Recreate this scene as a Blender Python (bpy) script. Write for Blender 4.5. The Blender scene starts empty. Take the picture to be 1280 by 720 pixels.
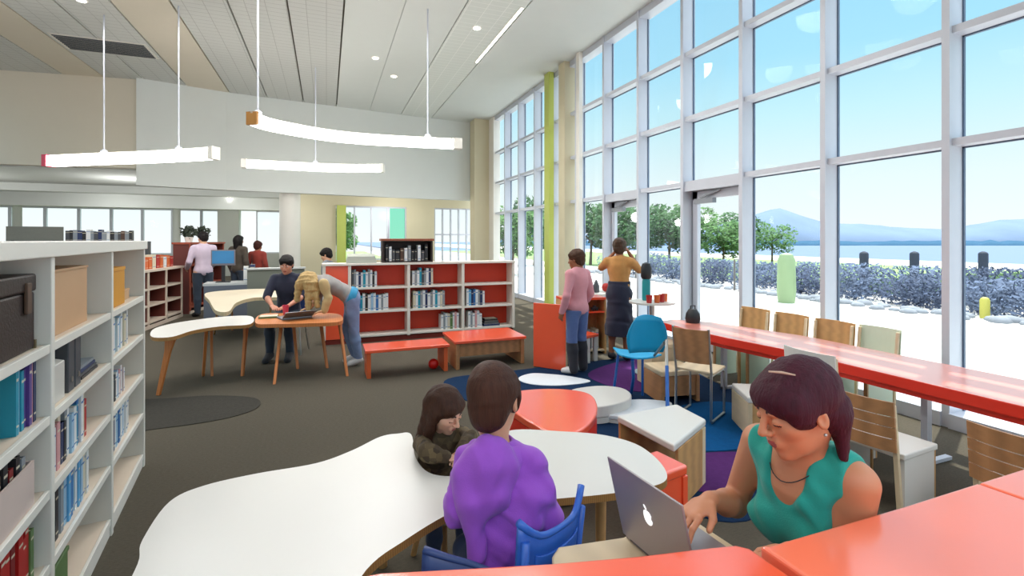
import bpy, bmesh, math, random
import numpy as np
from mathutils import Vector, Matrix

random.seed(7)
C = bpy.context.scene.collection
PI = math.pi

# ---------------------------------------------------------------- survey helpers
EYE = 1.55            # camera height
FPX = 600.0           # focal length in pixels of a 1280 px wide frame
YAW = math.atan2(232.0, 600.0)
CA, SA = math.cos(YAW), math.sin(YAW)


def ray(px, py, z):
    """surveyed point at depth z (metres along the view axis)"""
    x = (px - 640.0) / FPX * z
    return Vector((z * SA + x * CA, z * CA - x * SA, EYE - (py - 300.0) / FPX * z))


def at(px, py, h=0.0):
    """surveyed plan position of a point whose height h is known"""
    z = (EYE - h) * FPX / (py - 300.0)
    p = ray(px, py, z)
    return (p.x, p.y)


def atY(px, Y):
    r = (px - 640.0) / FPX
    return Y * (SA + r * CA) / (CA - r * SA)


# ---------------------------------------------------------------- materials
def lin(c):
    if isinstance(c, str):
        c = c.lstrip('#')
        c = tuple(int(c[i:i + 2], 16) for i in (0, 2, 4))
    out = []
    for v in c:
        v = v / 255.0
        out.append(v / 12.92 if v <= 0.04045 else ((v + 0.055) / 1.055) ** 2.4)
    return tuple(out)


MATS = {}


def mat(name, col, rough=0.6, var=0.08, scale=8.0, metal=0.0, bump=0.0, bscale=60.0, kind='noise',
        stretch=(1, 1, 1), col2=None, spec=0.5, emit=None, estr=0.0, sheen=0.0, coord='Object', sss=0.0, trans=0.0, coat=0.0):
    if name in MATS:
        return MATS[name]
    m = bpy.data.materials.new(name)
    m.use_nodes = True
    nt = m.node_tree
    b = nt.nodes['Principled BSDF']
    c1 = lin(col)
    c2 = lin(col2) if col2 else tuple(max(0.0, v * (1 - var * 2)) for v in c1)
    tc = nt.nodes.new('ShaderNodeTexCoord')
    mp = nt.nodes.new('ShaderNodeMapping')
    mp.inputs['Scale'].default_value = stretch
    nt.links.new(tc.outputs[coord], mp.inputs['Vector'])
    if kind == 'noise':
        t = nt.nodes.new('ShaderNodeTexNoise')
        t.inputs['Scale'].default_value = scale
        t.inputs['Detail'].default_value = 4.0
        fac = t.outputs['Fac']
    elif kind == 'wave':
        t = nt.nodes.new('ShaderNodeTexWave')
        t.inputs['Scale'].default_value = scale
        t.inputs['Distortion'].default_value = 3.0
        t.inputs['Detail'].default_value = 3.0
        fac = t.outputs['Fac']
    elif kind == 'voronoi':
        t = nt.nodes.new('ShaderNodeTexVoronoi')
        t.inputs['Scale'].default_value = scale
        fac = t.outputs['Color']
    elif kind == 'brick':
        t = nt.nodes.new('ShaderNodeTexBrick')
        t.inputs['Scale'].default_value = scale
        t.inputs['Mortar Size'].default_value = 0.008
        t.offset = 0.0
        fac = t.outputs['Fac']
    nt.links.new(mp.outputs['Vector'], t.inputs['Vector'])
    mx = nt.nodes.new('ShaderNodeMix')
    mx.data_type = 'RGBA'
    nt.links.new(fac, mx.inputs[0])
    mx.inputs[6].default_value = (*c1, 1)
    mx.inputs[7].default_value = (*c2, 1)
    nt.links.new(mx.outputs[2], b.inputs['Base Color'])
    b.inputs['Roughness'].default_value = rough
    b.inputs['Metallic'].default_value = metal
    b.inputs['Specular IOR Level'].default_value = spec
    if sheen:
        b.inputs['Sheen Weight'].default_value = sheen
    if sss:
        b.inputs['Subsurface Weight'].default_value = sss
        b.inputs['Subsurface Radius'].default_value = (0.012, 0.004, 0.002)
        b.inputs['Subsurface Scale'].default_value = 1.0
    if coat:
        b.inputs['Coat Weight'].default_value = coat
        b.inputs['Coat Roughness'].default_value = .16
    if trans:
        b.inputs['Transmission Weight'].default_value = trans
    if emit:
        b.inputs['Emission Color'].default_value = (*lin(emit), 1)
        b.inputs['Emission Strength'].default_value = estr
    if bump:
        n2 = nt.nodes.new('ShaderNodeTexNoise')
        n2.inputs['Scale'].default_value = bscale
        n2.inputs['Detail'].default_value = 3.0
        nt.links.new(mp.outputs['Vector'], n2.inputs['Vector'])
        bp = nt.nodes.new('ShaderNodeBump')
        bp.inputs['Strength'].default_value = bump
        bp.inputs['Distance'].default_value = 0.01
        nt.links.new(n2.outputs['Fac'], bp.inputs['Height'])
        nt.links.new(bp.outputs['Normal'], b.inputs['Normal'])
    MATS[name] = m
    return m


def glass(name, tint=(1, 1, 1), gloss=0.05):
    if name in MATS:
        return MATS[name]
    m = bpy.data.materials.new(name)
    m.use_nodes = True
    nt = m.node_tree
    nt.nodes.clear()
    out = nt.nodes.new('ShaderNodeOutputMaterial')
    tr = nt.nodes.new('ShaderNodeBsdfTransparent')
    tr.inputs['Color'].default_value = (*tint, 1)
    gl = nt.nodes.new('ShaderNodeBsdfGlossy')
    gl.inputs['Roughness'].default_value = 0.02
    fr = nt.nodes.new('ShaderNodeFresnel')
    fr.inputs['IOR'].default_value = 1.35
    ml = nt.nodes.new('ShaderNodeMath')
    ml.operation = 'MULTIPLY'
    ml.inputs[1].default_value = 0.08
    nt.links.new(fr.outputs['Fac'], ml.inputs[0])
    mx = nt.nodes.new('ShaderNodeMixShader')
    nt.links.new(ml.outputs[0], mx.inputs['Fac'])
    nt.links.new(tr.outputs[0], mx.inputs[1])
    nt.links.new(gl.outputs[0], mx.inputs[2])
    nt.links.new(mx.outputs[0], out.inputs['Surface'])
    MATS[name] = m
    return m


# ---------------------------------------------------------------- objects
def tag(o, label=None, cat=None, group=None, kind=None):
    if label:
        o['label'] = label
    if cat:
        o['category'] = cat
    if group:
        o['group'] = group
    if kind:
        o['kind'] = kind
    return o


def thing(name, label, cat, loc=(0, 0, 0), rz=0.0, group=None):
    o = bpy.data.objects.new(name, None)
    o.empty_display_size = 0.1
    C.objects.link(o)
    o.location = loc
    o.rotation_euler = (0, 0, rz)
    return tag(o, label, cat, group)


class MB:
    def __init__(s):
        s.v, s.f, s.m, s.M, s.mi = [], [], [], Matrix.Identity(4), 0

    def add(s, vs, fs, mi=None):
        b = len(s.v)
        M = s.M
        s.v += [tuple(M @ Vector(p)) for p in vs]
        for f in fs:
            s.f.append(tuple(b + i for i in f))
            s.m.append(s.mi if mi is None else mi)
        return s

    def box(s, x0, x1, y0, y1, z0, z1, mi=None):
        return s.add([(x0, y0, z0), (x1, y0, z0), (x1, y1, z0), (x0, y1, z0), (x0, y0, z1), (x1, y0, z1), (x1, y1, z1), (x0, y1, z1)],
                     [(0, 3, 2, 1), (4, 5, 6, 7), (0, 1, 5, 4), (1, 2, 6, 5), (2, 3, 7, 6), (3, 0, 4, 7)], mi)

    def hexa(s, lo4, hi4, mi=None):
        return s.add(list(lo4) + list(hi4), [(0, 3, 2, 1), (4, 5, 6, 7), (0, 1, 5, 4), (1, 2, 6, 5), (2, 3, 7, 6), (3, 0, 4, 7)], mi)

    def prism(s, poly, z0, z1, top=None, side=None):
        a = sum(poly[i][0] * poly[(i + 1) % len(poly)][1] - poly[(i + 1) % len(poly)][0] * poly[i][1] for i in range(len(poly)))
        if a < 0:
            poly = poly[::-1]
        n = len(poly)
        vs = [(p[0], p[1], z0) for p in poly] + [(p[0], p[1], z1) for p in poly]
        s.add(vs, [tuple(range(n - 1, -1, -1)), tuple(range(n, 2 * n))], top)
        b = len(s.v) - 2 * n
        for i in range(n):
            j = (i + 1) % n
            s.f.append((b + i, b + j, b + n + j, b + n + i))
            s.m.append(s.mi if side is None else side)
        return s

    def tube(s, pts, r, n=8, mi=None, flat=1.0):
        pts = [Vector(p) for p in pts]
        rs = r if isinstance(r, (list, tuple)) else [r] * len(pts)
        t0 = (pts[1] - pts[0]).normalized()
        u = t0.orthogonal().normalized()
        rings = []
        for i, p in enumerate(pts):
            t = (pts[min(i + 1, len(pts) - 1)] - pts[max(i - 1, 0)]).normalized()
            u = (u - t * u.dot(t)).normalized()
            w = t.cross(u)
            rings.append([p + u * (rs[i] * math.cos(2 * PI * k / n)) + w * (rs[i] * flat * math.sin(2 * PI * k / n)) for k in range(n)])
        vs = [q for rg in rings for q in rg]
        fs = []
        for i in range(len(rings) - 1):
            for k in range(n):
                k2 = (k + 1) % n
                fs.append((i * n + k, i * n + k2, (i + 1) * n + k2, (i + 1) * n + k))
        fs.append(tuple(range(n - 1, -1, -1)))
        e = (len(rings) - 1) * n
        fs.append(tuple(range(e, e + n)))
        return s.add(vs, fs, mi)

    def bar(s, p0, p1, w, d, mi=None, side=(0, 0, 1)):
        """rectangular bar from p0 to p1; w across side, d along the other"""
        p0, p1 = Vector(p0), Vector(p1)
        t = (p1 - p0).normalized()
        a = Vector(side)
        a = (a - t * a.dot(t))
        a = a.normalized() if a.length > 1e-5 else t.orthogonal().normalized()
        b = t.cross(a)
        q = [(-1, -1), (1, -1), (1, 1), (-1, 1)]
        lo = [p0 + b * (w / 2 * i) + a * (d / 2 * j) for i, j in q]
        hi = [p1 + b * (w / 2 * i) + a * (d / 2 * j) for i, j in q]
        return s.hexa(lo, hi, mi)

    def lathe(s, prof, n=20, c=(0, 0, 0), mi=None):
        vs, fs = [], []
        for r, z in prof:
            for k in range(n):
                vs.append((c[0] + r * math.cos(2 * PI * k / n), c[1] + r * math.sin(2 * PI * k / n), c[2] + z))
        for i in range(len(prof) - 1):
            for k in range(n):
                k2 = (k + 1) % n
                fs.append((i * n + k, i * n + k2, (i + 1) * n + k2, (i + 1) * n + k))
        fs.append(tuple(range(n - 1, -1, -1)))
        e = (len(prof) - 1) * n
        fs.append(tuple(range(e, e + n)))
        return s.add(vs, fs, mi)

    def ell(s, c, r, n=14, mi=None):
        m = n // 2 + 1
        prof = [(math.sin(PI * i / m) if 0 < i < m else 0.02, -math.cos(PI * i / m)) for i in range(m + 1)]
        vs, fs = [], []
        for a, z in prof:
            for k in range(n):
                vs.append((c[0] + r[0] * a * math.cos(2 * PI * k / n), c[1] + r[1] * a * math.sin(2 * PI * k / n), c[2] + r[2] * z))
        for i in range(m):
            for k in range(n):
                k2 = (k + 1) % n
                fs.append((i * n + k, i * n + k2, (i + 1) * n + k2, (i + 1) * n + k))
        fs.append(tuple(range(n - 1, -1, -1)))
        fs.append(tuple(range(m * n, m * n + n)))
        return s.add(vs, fs, mi)

    def grid_sheet(s, P, thick, mi=None):
        """closed slab from a grid P[i][j] of points; thick = offset vector"""
        ni, nj = len(P), len(P[0])
        off = Vector(thick)
        vs = [Vector(P[i][j]) for i in range(ni) for j in range(nj)]
        vs += [v + off for v in vs[:]]
        N = ni * nj
        fs = []
        for i in range(ni - 1):
            for j in range(nj - 1):
                a, b, c, d = i * nj + j, (i + 1) * nj + j, (i + 1) * nj + j + 1, i * nj + j + 1
                fs.append((a, d, c, b))
                fs.append((N + a, N + b, N + c, N + d))
        rim = [(i, 0) for i in range(ni)] + [(ni - 1, j) for j in range(1, nj)] + [(i, nj - 1) for i in range(ni - 2, -1, -1)] + [(0, j) for j in range(nj - 2, 0, -1)]
        for k in range(len(rim)):
            a = rim[k][0] * nj + rim[k][1]
            b2 = rim[(k + 1) % len(rim)]
            b = b2[0] * nj + b2[1]
            fs.append((a, b, N + b, N + a))
        return s.add(vs, fs, mi)

    def build(s, name, mats, parent=None, loc=(0, 0, 0), rz=0.0, smooth=False, bevel=0.0, seg=2):
        me = bpy.data.meshes.new(name)
        me.from_pydata(s.v, [], s.f)
        if not isinstance(mats, (list, tuple)):
            mats = [mats]
        for m in mats:
            me.materials.append(m)
        if len(mats) > 1:
            me.polygons.foreach_set('material_index', s.m)
        bm = bmesh.new()
        bm.from_mesh(me)
        bmesh.ops.recalc_face_normals(bm, faces=bm.faces)
        bm.to_mesh(me)
        bm.free()
        if smooth:
            me.polygons.foreach_set('use_smooth', [True] * len(me.polygons))
            if smooth != 'all':
                try:
                    me.set_sharp_from_angle(angle=math.radians(40))
                except Exception:
                    pass
        me.update()
        o = bpy.data.objects.new(name, me)
        C.objects.link(o)
        o.location = loc
        o.rotation_euler = (0, 0, rz)
        if parent:
            o.parent = parent
        if bevel:
            md = o.modifiers.new('Bevel', 'BEVEL')
            md.width = bevel
            md.segments = seg
            md.limit_method = 'ANGLE'
            md.angle_limit = math.radians(50)
        return o


def struct(o):
    o['kind'] = 'structure'
    return o


def closed_curve(pts, sub=6):
    """Catmull-Rom through a closed loop of plan points"""
    n = len(pts)
    out = []
    for i in range(n):
        p0, p1, p2, p3 = (Vector((*pts[(i + k) % n][:2],)) for k in (-1, 0, 1, 2))
        for j in range(sub):
            t = j / sub
            q = 0.5 * ((2 * p1) + (p2 - p0) * t + (2 * p0 - 5 * p1 + 4 * p2 - p3) * t * t + (3 * p1 - p0 - 3 * p2 + p3) * t ** 3)
            out.append((q.x, q.y))
    return out


def copy_tree(o, parent=None):
    c = o.copy()
    C.objects.link(c)
    if parent:
        c.parent = parent
    for ch in list(o.children):
        copy_tree(ch, c)
    return c


ORD = ['first', 'second', 'third', 'fourth', 'fifth', 'sixth', 'seventh', 'eighth', 'ninth', 'tenth', 'eleventh', 'twelfth',
       'thirteenth', 'fourteenth', 'fifteenth', 'sixteenth', 'seventeenth', 'eighteenth', 'nineteenth', 'twentieth', 'twenty-first',
       'twenty-second', 'twenty-third', 'twenty-fourth', 'twenty-fifth', 'twenty-sixth', 'twenty-seventh', 'twenty-eighth']

# ---------------------------------------------------------------- organic surfaces (people, hair, clothes)
def V3(*a):
    return np.array(a, dtype=np.float32)


class Field:
    """signed distance field on a grid; shapes are blended in and one continuous surface is drawn out"""

    def __init__(s, lo, hi, res):
        s.res = res
        s.lo = np.array(lo, dtype=np.float32) - 4 * res
        n = np.ceil((np.array(hi) + 4 * res - s.lo) / res).astype(int) + 1
        s.n = n
        s.D = np.full(tuple(n), 1.0, dtype=np.float32)

    def block(s, lo, hi):
        i0 = np.clip(np.floor((lo - s.lo) / s.res).astype(int), 0, s.n - 1)
        i1 = np.clip(np.ceil((hi - s.lo) / s.res).astype(int) + 1, 1, s.n)
        if np.any(i1 <= i0):
            return None, None
        sl = tuple(slice(a, b) for a, b in zip(i0, i1))
        ax = [s.lo[k] + s.res * np.arange(i0[k], i1[k], dtype=np.float32) for k in range(3)]
        X = np.stack(np.meshgrid(*ax, indexing='ij'), axis=-1)
        return sl, X

    @staticmethod
    def dist(p, X):
        if p['t'] == 'cap':
            a, b = p['a'], p['b']
            ba = b - a
            L = float(ba @ ba) + 1e-12
            d = X - a
            t = np.clip((d @ ba) / L, 0, 1)
            q = d - t[..., None] * ba
            if p.get('flat') is not None:
                nrm, f = p['flat']
                c = q @ nrm
                q = q + (c * (f - 1))[..., None] * nrm
            return np.sqrt((q * q).sum(-1)) - (p['r0'] + (p['r1'] - p['r0']) * t)
        d = X - p['c']
        if p.get('R') is not None:
            d = d @ p['R']
        q = d / p['r']
        k0 = np.sqrt((q * q).sum(-1)) + 1e-6
        q2 = d / (p['r'] * p['r'])
        k1 = np.sqrt((q2 * q2).sum(-1)) + 1e-6
        return k0 * (k0 - 1) / k1

    @staticmethod
    def bounds(p):
        if p['t'] == 'cap':
            m = max(p['r0'], p['r1'])
            return np.minimum(p['a'], p['b']) - m, np.maximum(p['a'], p['b']) + m
        m = float(np.max(p['r']))
        return p['c'] - m, p['c'] + m

    def put(s, p, grow=0.0):
        k = p.get('k', 0.02)
        lo, hi = s.bounds(p)
        pad = max(k, 0.0) + 3 * s.res + abs(grow)
        sl, X = s.block(lo - pad, hi + pad)
        if sl is None:
            return
        d = s.dist(p, X) - grow
        D = s.D[sl]
        if p.get('op', 1) > 0:
            h = np.clip(0.5 + 0.5 * (D - d) / k, 0, 1)
            s.D[sl] = D * (1 - h) + d * h - k * h * (1 - h)
        else:
            d = -d
            h = np.clip(0.5 + 0.5 * (d - D) / k, 0, 1)
            s.D[sl] = D * (1 - h) + d * h + k * h * (1 - h)

    def cut(s, point, normal, k=0.006):
        """keep the side the normal points away from"""
        sl, X = s.block(s.lo, s.lo + s.n * s.res)
        d = (X - np.array(point, dtype=np.float32)) @ np.array(normal, dtype=np.float32)
        D = s.D[sl]
        h = np.clip(0.5 + 0.5 * (d - D) / k, 0, 1)
        s.D[sl] = D * (1 - h) + d * h + k * h * (1 - h)

    def folds(s, amp, waves, seed=1):
        rg = np.random.RandomState(seed)
        sl, X = s.block(s.lo, s.lo + s.n * s.res)
        w = np.zeros(s.D.shape, dtype=np.float32)
        for i in range(5):
            k = rg.normal(size=3).astype(np.float32)
            k /= np.linalg.norm(k)
            fr = waves * (0.6 + 0.9 * rg.rand())
            k2 = rg.normal(size=3).astype(np.float32)
            w += np.sin(X @ k * fr + 2.0 * np.sin(X @ k2 * fr * 0.4) + rg.rand() * 6)
        s.D += (amp / 2.2) * w

    def mesh(s):
        D = s.D
        n = D.shape
        neg = D < 0
        c = np.zeros((n[0] - 1, n[1] - 1, n[2] - 1), dtype=np.int8)
        for i in (0, 1):
            for j in (0, 1):
                for k in (0, 1):
                    c += neg[i:n[0] - 1 + i, j:n[1] - 1 + j, k:n[2] - 1 + k]
        act = (c > 0) & (c < 8)
        ids = np.full(act.shape, -1, dtype=np.int64)
        cells = np.argwhere(act)
        ids[act] = np.arange(len(cells))
        acc = np.zeros((len(cells), 3), dtype=np.float64)
        cnt = np.zeros(len(cells))
        corners = [(i, j, k) for i in (0, 1) for j in (0, 1) for k in (0, 1)]
        for a in corners:
            for ax in range(3):
                if a[ax] == 1:
                    continue
                b = list(a)
                b[ax] = 1
                da = D[cells[:, 0] + a[0], cells[:, 1] + a[1], cells[:, 2] + a[2]]
                db = D[cells[:, 0] + b[0], cells[:, 1] + b[1], cells[:, 2] + b[2]]
                m = (da < 0) != (db < 0)
                t = da[m] / (da[m] - db[m])
                pt = np.tile(np.array(a, dtype=np.float64), (m.sum(), 1))
                pt[:, ax] += t
                acc[m] += pt
                cnt[m] += 1
        verts = (cells + acc / cnt[:, None]) * s.res + s.lo
        quads = []
        for ax in range(3):
            sl0 = [slice(1, n[d] - 1) for d in range(3)]
            sl1 = list(sl0)
            sl0[ax] = slice(0, n[ax] - 1)
            sl1[ax] = slice(1, n[ax])
            A, B = neg[tuple(sl0)], neg[tuple(sl1)]
            for flip in (0, 1):
                e = np.argwhere((A & ~B) if flip == 0 else (~A & B))
                if not len(e):
                    continue
                o = np.ones(3, dtype=int)
                o[ax] = 0
                e = e + o
                u, v = [(1, 2), (2, 0), (0, 1)][ax]
                du = np.zeros(3, dtype=int); du[u] = 1
                dv = np.zeros(3, dtype=int); dv[v] = 1
                q = [e - du - dv, e - dv, e, e - du]
                if flip:
                    q = q[::-1]
                quads.append(np.stack([ids[tuple(x.T)] for x in q], axis=1))
        return verts, np.concatenate(quads)

    def build(s, name, mats, parent=None, loc=(0, 0, 0), rz=0.0, pick=None):
        v, q = s.mesh()
        me = bpy.data.meshes.new(name)
        me.vertices.add(len(v))
        me.vertices.foreach_set('co', v.astype(np.float32).ravel())
        me.loops.add(q.size)
        me.polygons.add(len(q))
        me.loops.foreach_set('vertex_index', q.astype(np.int32).ravel())
        me.polygons.foreach_set('loop_start', np.arange(0, q.size, 4, dtype=np.int32))
        me.update(calc_edges=True)
        me.validate()
        if not isinstance(mats, (list, tuple)):
            mats = [mats]
        for m in mats:
            me.materials.append(m)
        me.polygons.foreach_set('use_smooth', [True] * len(me.polygons))
        if pick is not None:
            ce = v[q].mean(1)
            me.polygons.foreach_set('material_index', pick(ce).astype(np.int32))
        me.update()
        o = bpy.data.objects.new(name, me)
        C.objects.link(o)
        o.location = loc
        o.rotation_euler = (0, 0, rz)
        if parent:
            o.parent = parent
        return o


def cap(a, b, r0, r1=None, k=0.02, flat=None, op=1):
    p = {'t': 'cap', 'a': np.array(a, dtype=np.float32), 'b': np.array(b, dtype=np.float32), 'r0': r0, 'r1': r0 if r1 is None else r1, 'k': k, 'op': op}
    if flat is not None:
        nrm = np.array(flat[0], dtype=np.float32)
        p['flat'] = (nrm / np.linalg.norm(nrm), flat[1])
    return p


def ell(c, r, k=0.02, R=None, op=1):
    return {'t': 'ell', 'c': np.array(c, dtype=np.float32), 'r': np.array(r, dtype=np.float32), 'k': k, 'R': R, 'op': op}


def frame_of(right, fwd, up):
    return np.stack([np.array(v, dtype=np.float32) / np.linalg.norm(v) for v in (right, fwd, up)], axis=1)


def euler(yaw=0.0, pitch=0.0, roll=0.0):
    """head frame: yaw turns to the person's left, pitch > 0 looks down, roll > 0 tilts to the person's right"""
    m = Matrix.Rotation(yaw, 3, 'Z') @ Matrix.Rotation(-pitch, 3, 'X') @ Matrix.Rotation(roll, 3, 'Y')
    return np.array(m, dtype=np.float32)


def head_prims(hc, R, s, fem=True):
    hc = np.array(hc, dtype=np.float32)

    def L(x, y, z):
        return hc + R @ (np.array((x, y, z), dtype=np.float32) * s)

    def e(c, r, k=0.02, op=1):
        return ell(L(*c), np.array(r) * s, k * s, R, op)

    def c(a, b, r0, r1=None, k=0.01, op=1):
        return cap(L(*a), L(*b), r0 * s, (r0 if r1 is None else r1) * s, k * s, None, op)
    jw = 0.052 if fem else 0.057
    P = [e((0, -.016, .030), (.076, .097, .086)),
         e((0, .030, -.042), (jw + .004, .060, .074), .03),
         e((0, .066, -.098), (.022, .020, .018), .025),
         e((.040, .056, -.020), (.024, .024, .022), .025), e((-.040, .056, -.020), (.024, .024, .022), .025),
         c((-.030, .083, .022), (.030, .083, .022), .010, k=.016),
         e((.031, .099, .000), (.017, .014, .011), .012, -1), e((-.031, .099, .000), (.017, .014, .011), .012, -1),
         e((.031, .081, -.001), (.0135, .0125, .0115), .003), e((-.031, .081, -.001), (.0135, .0125, .0115), .003),
         c((0, .090, .012), (0, .112, -.028), .0075, .0105, .010),
         e((.012, .100, -.031), (.0085, .010, .0075), .006), e((-.012, .100, -.031), (.0085, .010, .0075), .006),
         e((0, .083, -.060), (.024, .014, .018), .015),
         c((-.017, .088, -.0555), (.017, .088, -.0555), .0062, k=.005), c((0, .096, -.055), (0, .0955, -.056), .006, k=.008),
         c((-.014, .089, -.0660), (.014, .089, -.0660), .0070, k=.004),
         c((-.020, .099, -.0608), (.020, .099, -.0608), .0022, k=.003, op=-1),
         ]
    for sx in (1, -1):
        P += [e((.077 * sx, -.006, -.008), (.009, .016, .026), .008), e((.0845 * sx, -.002, -.006), (.005, .008, .014), .004, -1)]
    return P


def face_pick(hc, R, s, eyes='down'):
    hc = np.array(hc, dtype=np.float64)

    def f(ce):
        q = ((ce - hc) @ R) / s
        x, y, z = np.abs(q[:, 0]), q[:, 1], q[:, 2]
        m = np.zeros(len(ce), dtype=np.int32)
        front = y > .055
        m[front & (x < .021 - np.abs(z + .061) * .9) & (z < -.0515) & (z > -.0725) & (y > .080)] = 1
        br = .0235 + .006 * np.sin(np.clip((x - .012) / .036, 0, 1) * PI)
        m[front & (x > .012) & (x < .048) & (np.abs(z - br) < .0042)] = 2
        if eyes == 'down':
            m[front & (x > .018) & (x < .045) & (np.abs(z + .0075 - .003 * np.cos((x - .031) * 110)) < .0030)] = 2
        else:
            ey = front & (((x - .031) / .0125) ** 2 + ((z + .001) / .0070) ** 2 < 1)
            m[ey] = 3
            m[front & (((x - .031) / .0058) ** 2 + ((z + .001) / .0060) ** 2 < 1)] = 2
        return m
    return f


def hand_prims(w, d, nrm, s, side, curl=0.5, k=0.004, spread=1.0):
    """w wrist, d direction of the hand, nrm back-of-hand normal, side = thumb direction sign"""
    w = np.array(w, dtype=np.float32)
    d = np.array(d, dtype=np.float32); d /= np.linalg.norm(d)
    nrm = np.array(nrm, dtype=np.float32); nrm -= d * (nrm @ d); nrm /= np.linalg.norm(nrm)
    x = np.cross(d, nrm) * side                   # towards the thumb
    P = [cap(w, w + d * .035 * s, .024 * s, .030 * s, .012 * s, (nrm, 1.6)),
         cap(w + d * .04 * s - x * .012 * s, w + d * .078 * s - x * .012 * s, .027 * s, .022 * s, .01 * s, (nrm, 1.9)),
         cap(w + d * .04 * s + x * .012 * s, w + d * .080 * s + x * .014 * s, .027 * s, .021 * s, .01 * s, (nrm, 1.9))]
    for i, (o, ln) in enumerate([(.030, .072), (.010, .080), (-.010, .074), (-.028, .058)]):
        b = w + (d * .082 + x * o * spread) * s
        a1, a2 = curl * 0.6, curl * 1.5
        d1 = d * math.cos(a1) - nrm * math.sin(a1) + x * (o * 2.2 * spread)
        d2 = d * math.cos(a2) - nrm * math.sin(a2) + x * (o * 1.2)
        m = b + d1 * ln * .52 * s
        P.append(cap(b, m, .0095 * s, .0085 * s, k * s))
        P.append(cap(m, m + d2 * ln * .48 * s, .0083 * s, .0068 * s, k * s))
    tb = w + (d * .022 + x * .024) * s
    t1 = tb + (d * .028 + x * .026 - nrm * .012 * (0.5 + curl)) * s
    t2 = t1 + (d * .030 + x * .008 - nrm * .012 * (0.5 + curl)) * s
    P += [cap(tb, t1, .0135 * s, .0110 * s, .008 * s), cap(t1, t2, .0105 * s, .0085 * s, k * s)]
    return P


def stand_pose(H, arms='down'):
    """joints of a standing adult in metres, person faces +Y, +X is the person's right"""
    s = H / 1.70
    J = dict(pelvis=(0, 0, .93), belly=(0, .005, 1.08), chest=(0, .0, 1.27), neck=(0, -.015, 1.42), head=(0, .02, 1.585),
             sR=(.175, -.01, 1.385), sL=(-.175, -.01, 1.385), eR=(.225, -.03, 1.10), eL=(-.225, -.03, 1.10),
             wR=(.22, .05, .86), wL=(-.22, .05, .86),
             hR=(.09, 0, .90), hL=(-.09, 0, .90), kR=(.10, .02, .48), kL=(-.10, .02, .48),
             aR=(.105, -.02, .075), aL=(-.105, -.02, .075), tR=(.125, .14, .03), tL=(-.125, .14, .03))
    return {k: np.array(v, dtype=np.float32) * s for k, v in J.items()}


def body_groups(J, rs, hs, headR, right, fwd, fem=True, hand=None, bust=0.0, slim=1.0):
    """named groups of blended shapes for a whole body"""
    G = {}
    r = np.array(right, dtype=np.float32); r /= np.linalg.norm(r)
    up = J['neck'] - J['pelvis']
    up = up / np.linalg.norm(up)
    f = np.cross(up, r)
    f /= np.linalg.norm(f)
    R = frame_of(r, f, up)
    G['R'] = R
    k = .05 * rs
    w = slim
    G['torso'] = [ell(J['chest'], V3(.148 * w, .105, .165) * rs, k, R),
                  ell(J['belly'], V3(.128 * w, .096, .15) * rs, k, R),
                  cap(J['sR'] * .86 + J['sL'] * .14, J['sL'] * .86 + J['sR'] * .14, .058 * rs, None, k, (f, 1.1)),
                  cap(J['chest'] * .4 + J['neck'] * .6, J['neck'], .085 * rs, .06 * rs, k)]
    if bust:
        for sx in (1, -1):
            G['torso'].append(ell(J['chest'] + r * (.068 * sx * rs) + f * (.075 * rs) - up * .03 * rs, V3(.062, .055, .058) * rs * bust, .035 * rs, R))
    G['pelvis'] = [ell(J['pelvis'], V3(.155 * w, .112, .115) * rs, k, R)]
    G['neck'] = [cap(J['neck'] - up * .02 * rs, J['head'] + headR @ V3(0, -.028, -.05) * hs, (.050 if fem else .058) * rs, (.046 if fem else .054) * hs, .025 * rs)]
    G['head'] = head_prims(J['head'], headR, hs, fem)
    for sd in 'RL':
        G['arm' + sd] = [cap(J['s' + sd], J['e' + sd], .047 * rs, .036 * rs, .035 * rs)]
        G['fore' + sd] = [cap(J['e' + sd], J['e' + sd] * .65 + J['w' + sd] * .35, .037 * rs, .037 * rs, .02 * rs),
                          cap(J['e' + sd] * .65 + J['w' + sd] * .35, J['w' + sd], .036 * rs, .024 * rs, .02 * rs)]
        hd = (hand or {}).get(sd, {})
        d = hd.get('d', J['w' + sd] - J['e' + sd])
        nr = hd.get('n', r if sd == 'R' else -r)
        sg = 1 if sd == 'L' else -1
        G['hand' + sd] = hand_prims(J['w' + sd], d, nr, rs * hd.get('s', 1.0), hd.get('side', sg), hd.get('curl', .5), spread=hd.get('spread', 1.0))
        G['thigh' + sd] = [cap(J['h' + sd], J['k' + sd], .082 * rs, .055 * rs, .04 * rs)]
        G['shin' + sd] = [cap(J['k' + sd], J['k' + sd] * .65 + J['a' + sd] * .35, .054 * rs, .053 * rs, .02 * rs),
                          cap(J['k' + sd] * .65 + J['a' + sd] * .35, J['a' + sd], .052 * rs, .036 * rs, .02 * rs)]
        G['foot' + sd] = [cap(J['a' + sd], J['t' + sd], .042 * rs, .030 * rs, .02 * rs)]
    return G


ALLG = ['torso', 'pelvis', 'neck', 'armR', 'armL', 'foreR', 'foreL', 'thighR', 'thighL', 'shinR', 'shinL', 'footR', 'footL', 'handR', 'handL', 'head']


def bounds_of(G, names, pad=0.03):
    lo, hi = [], []
    for n in names:
        for p in G[n]:
            a, b = Field.bounds(p)
            lo.append(a); hi.append(b)
    return np.min(lo, 0) - pad, np.max(hi, 0) + pad


def make_body(name, G, mats, res, loc, rz, pick):
    F = Field(*bounds_of(G, ALLG), res)
    for n in ALLG:
        for p in G[n]:
            F.put(p)
    return F.build(name, mats, None, loc, rz, pick)


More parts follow.
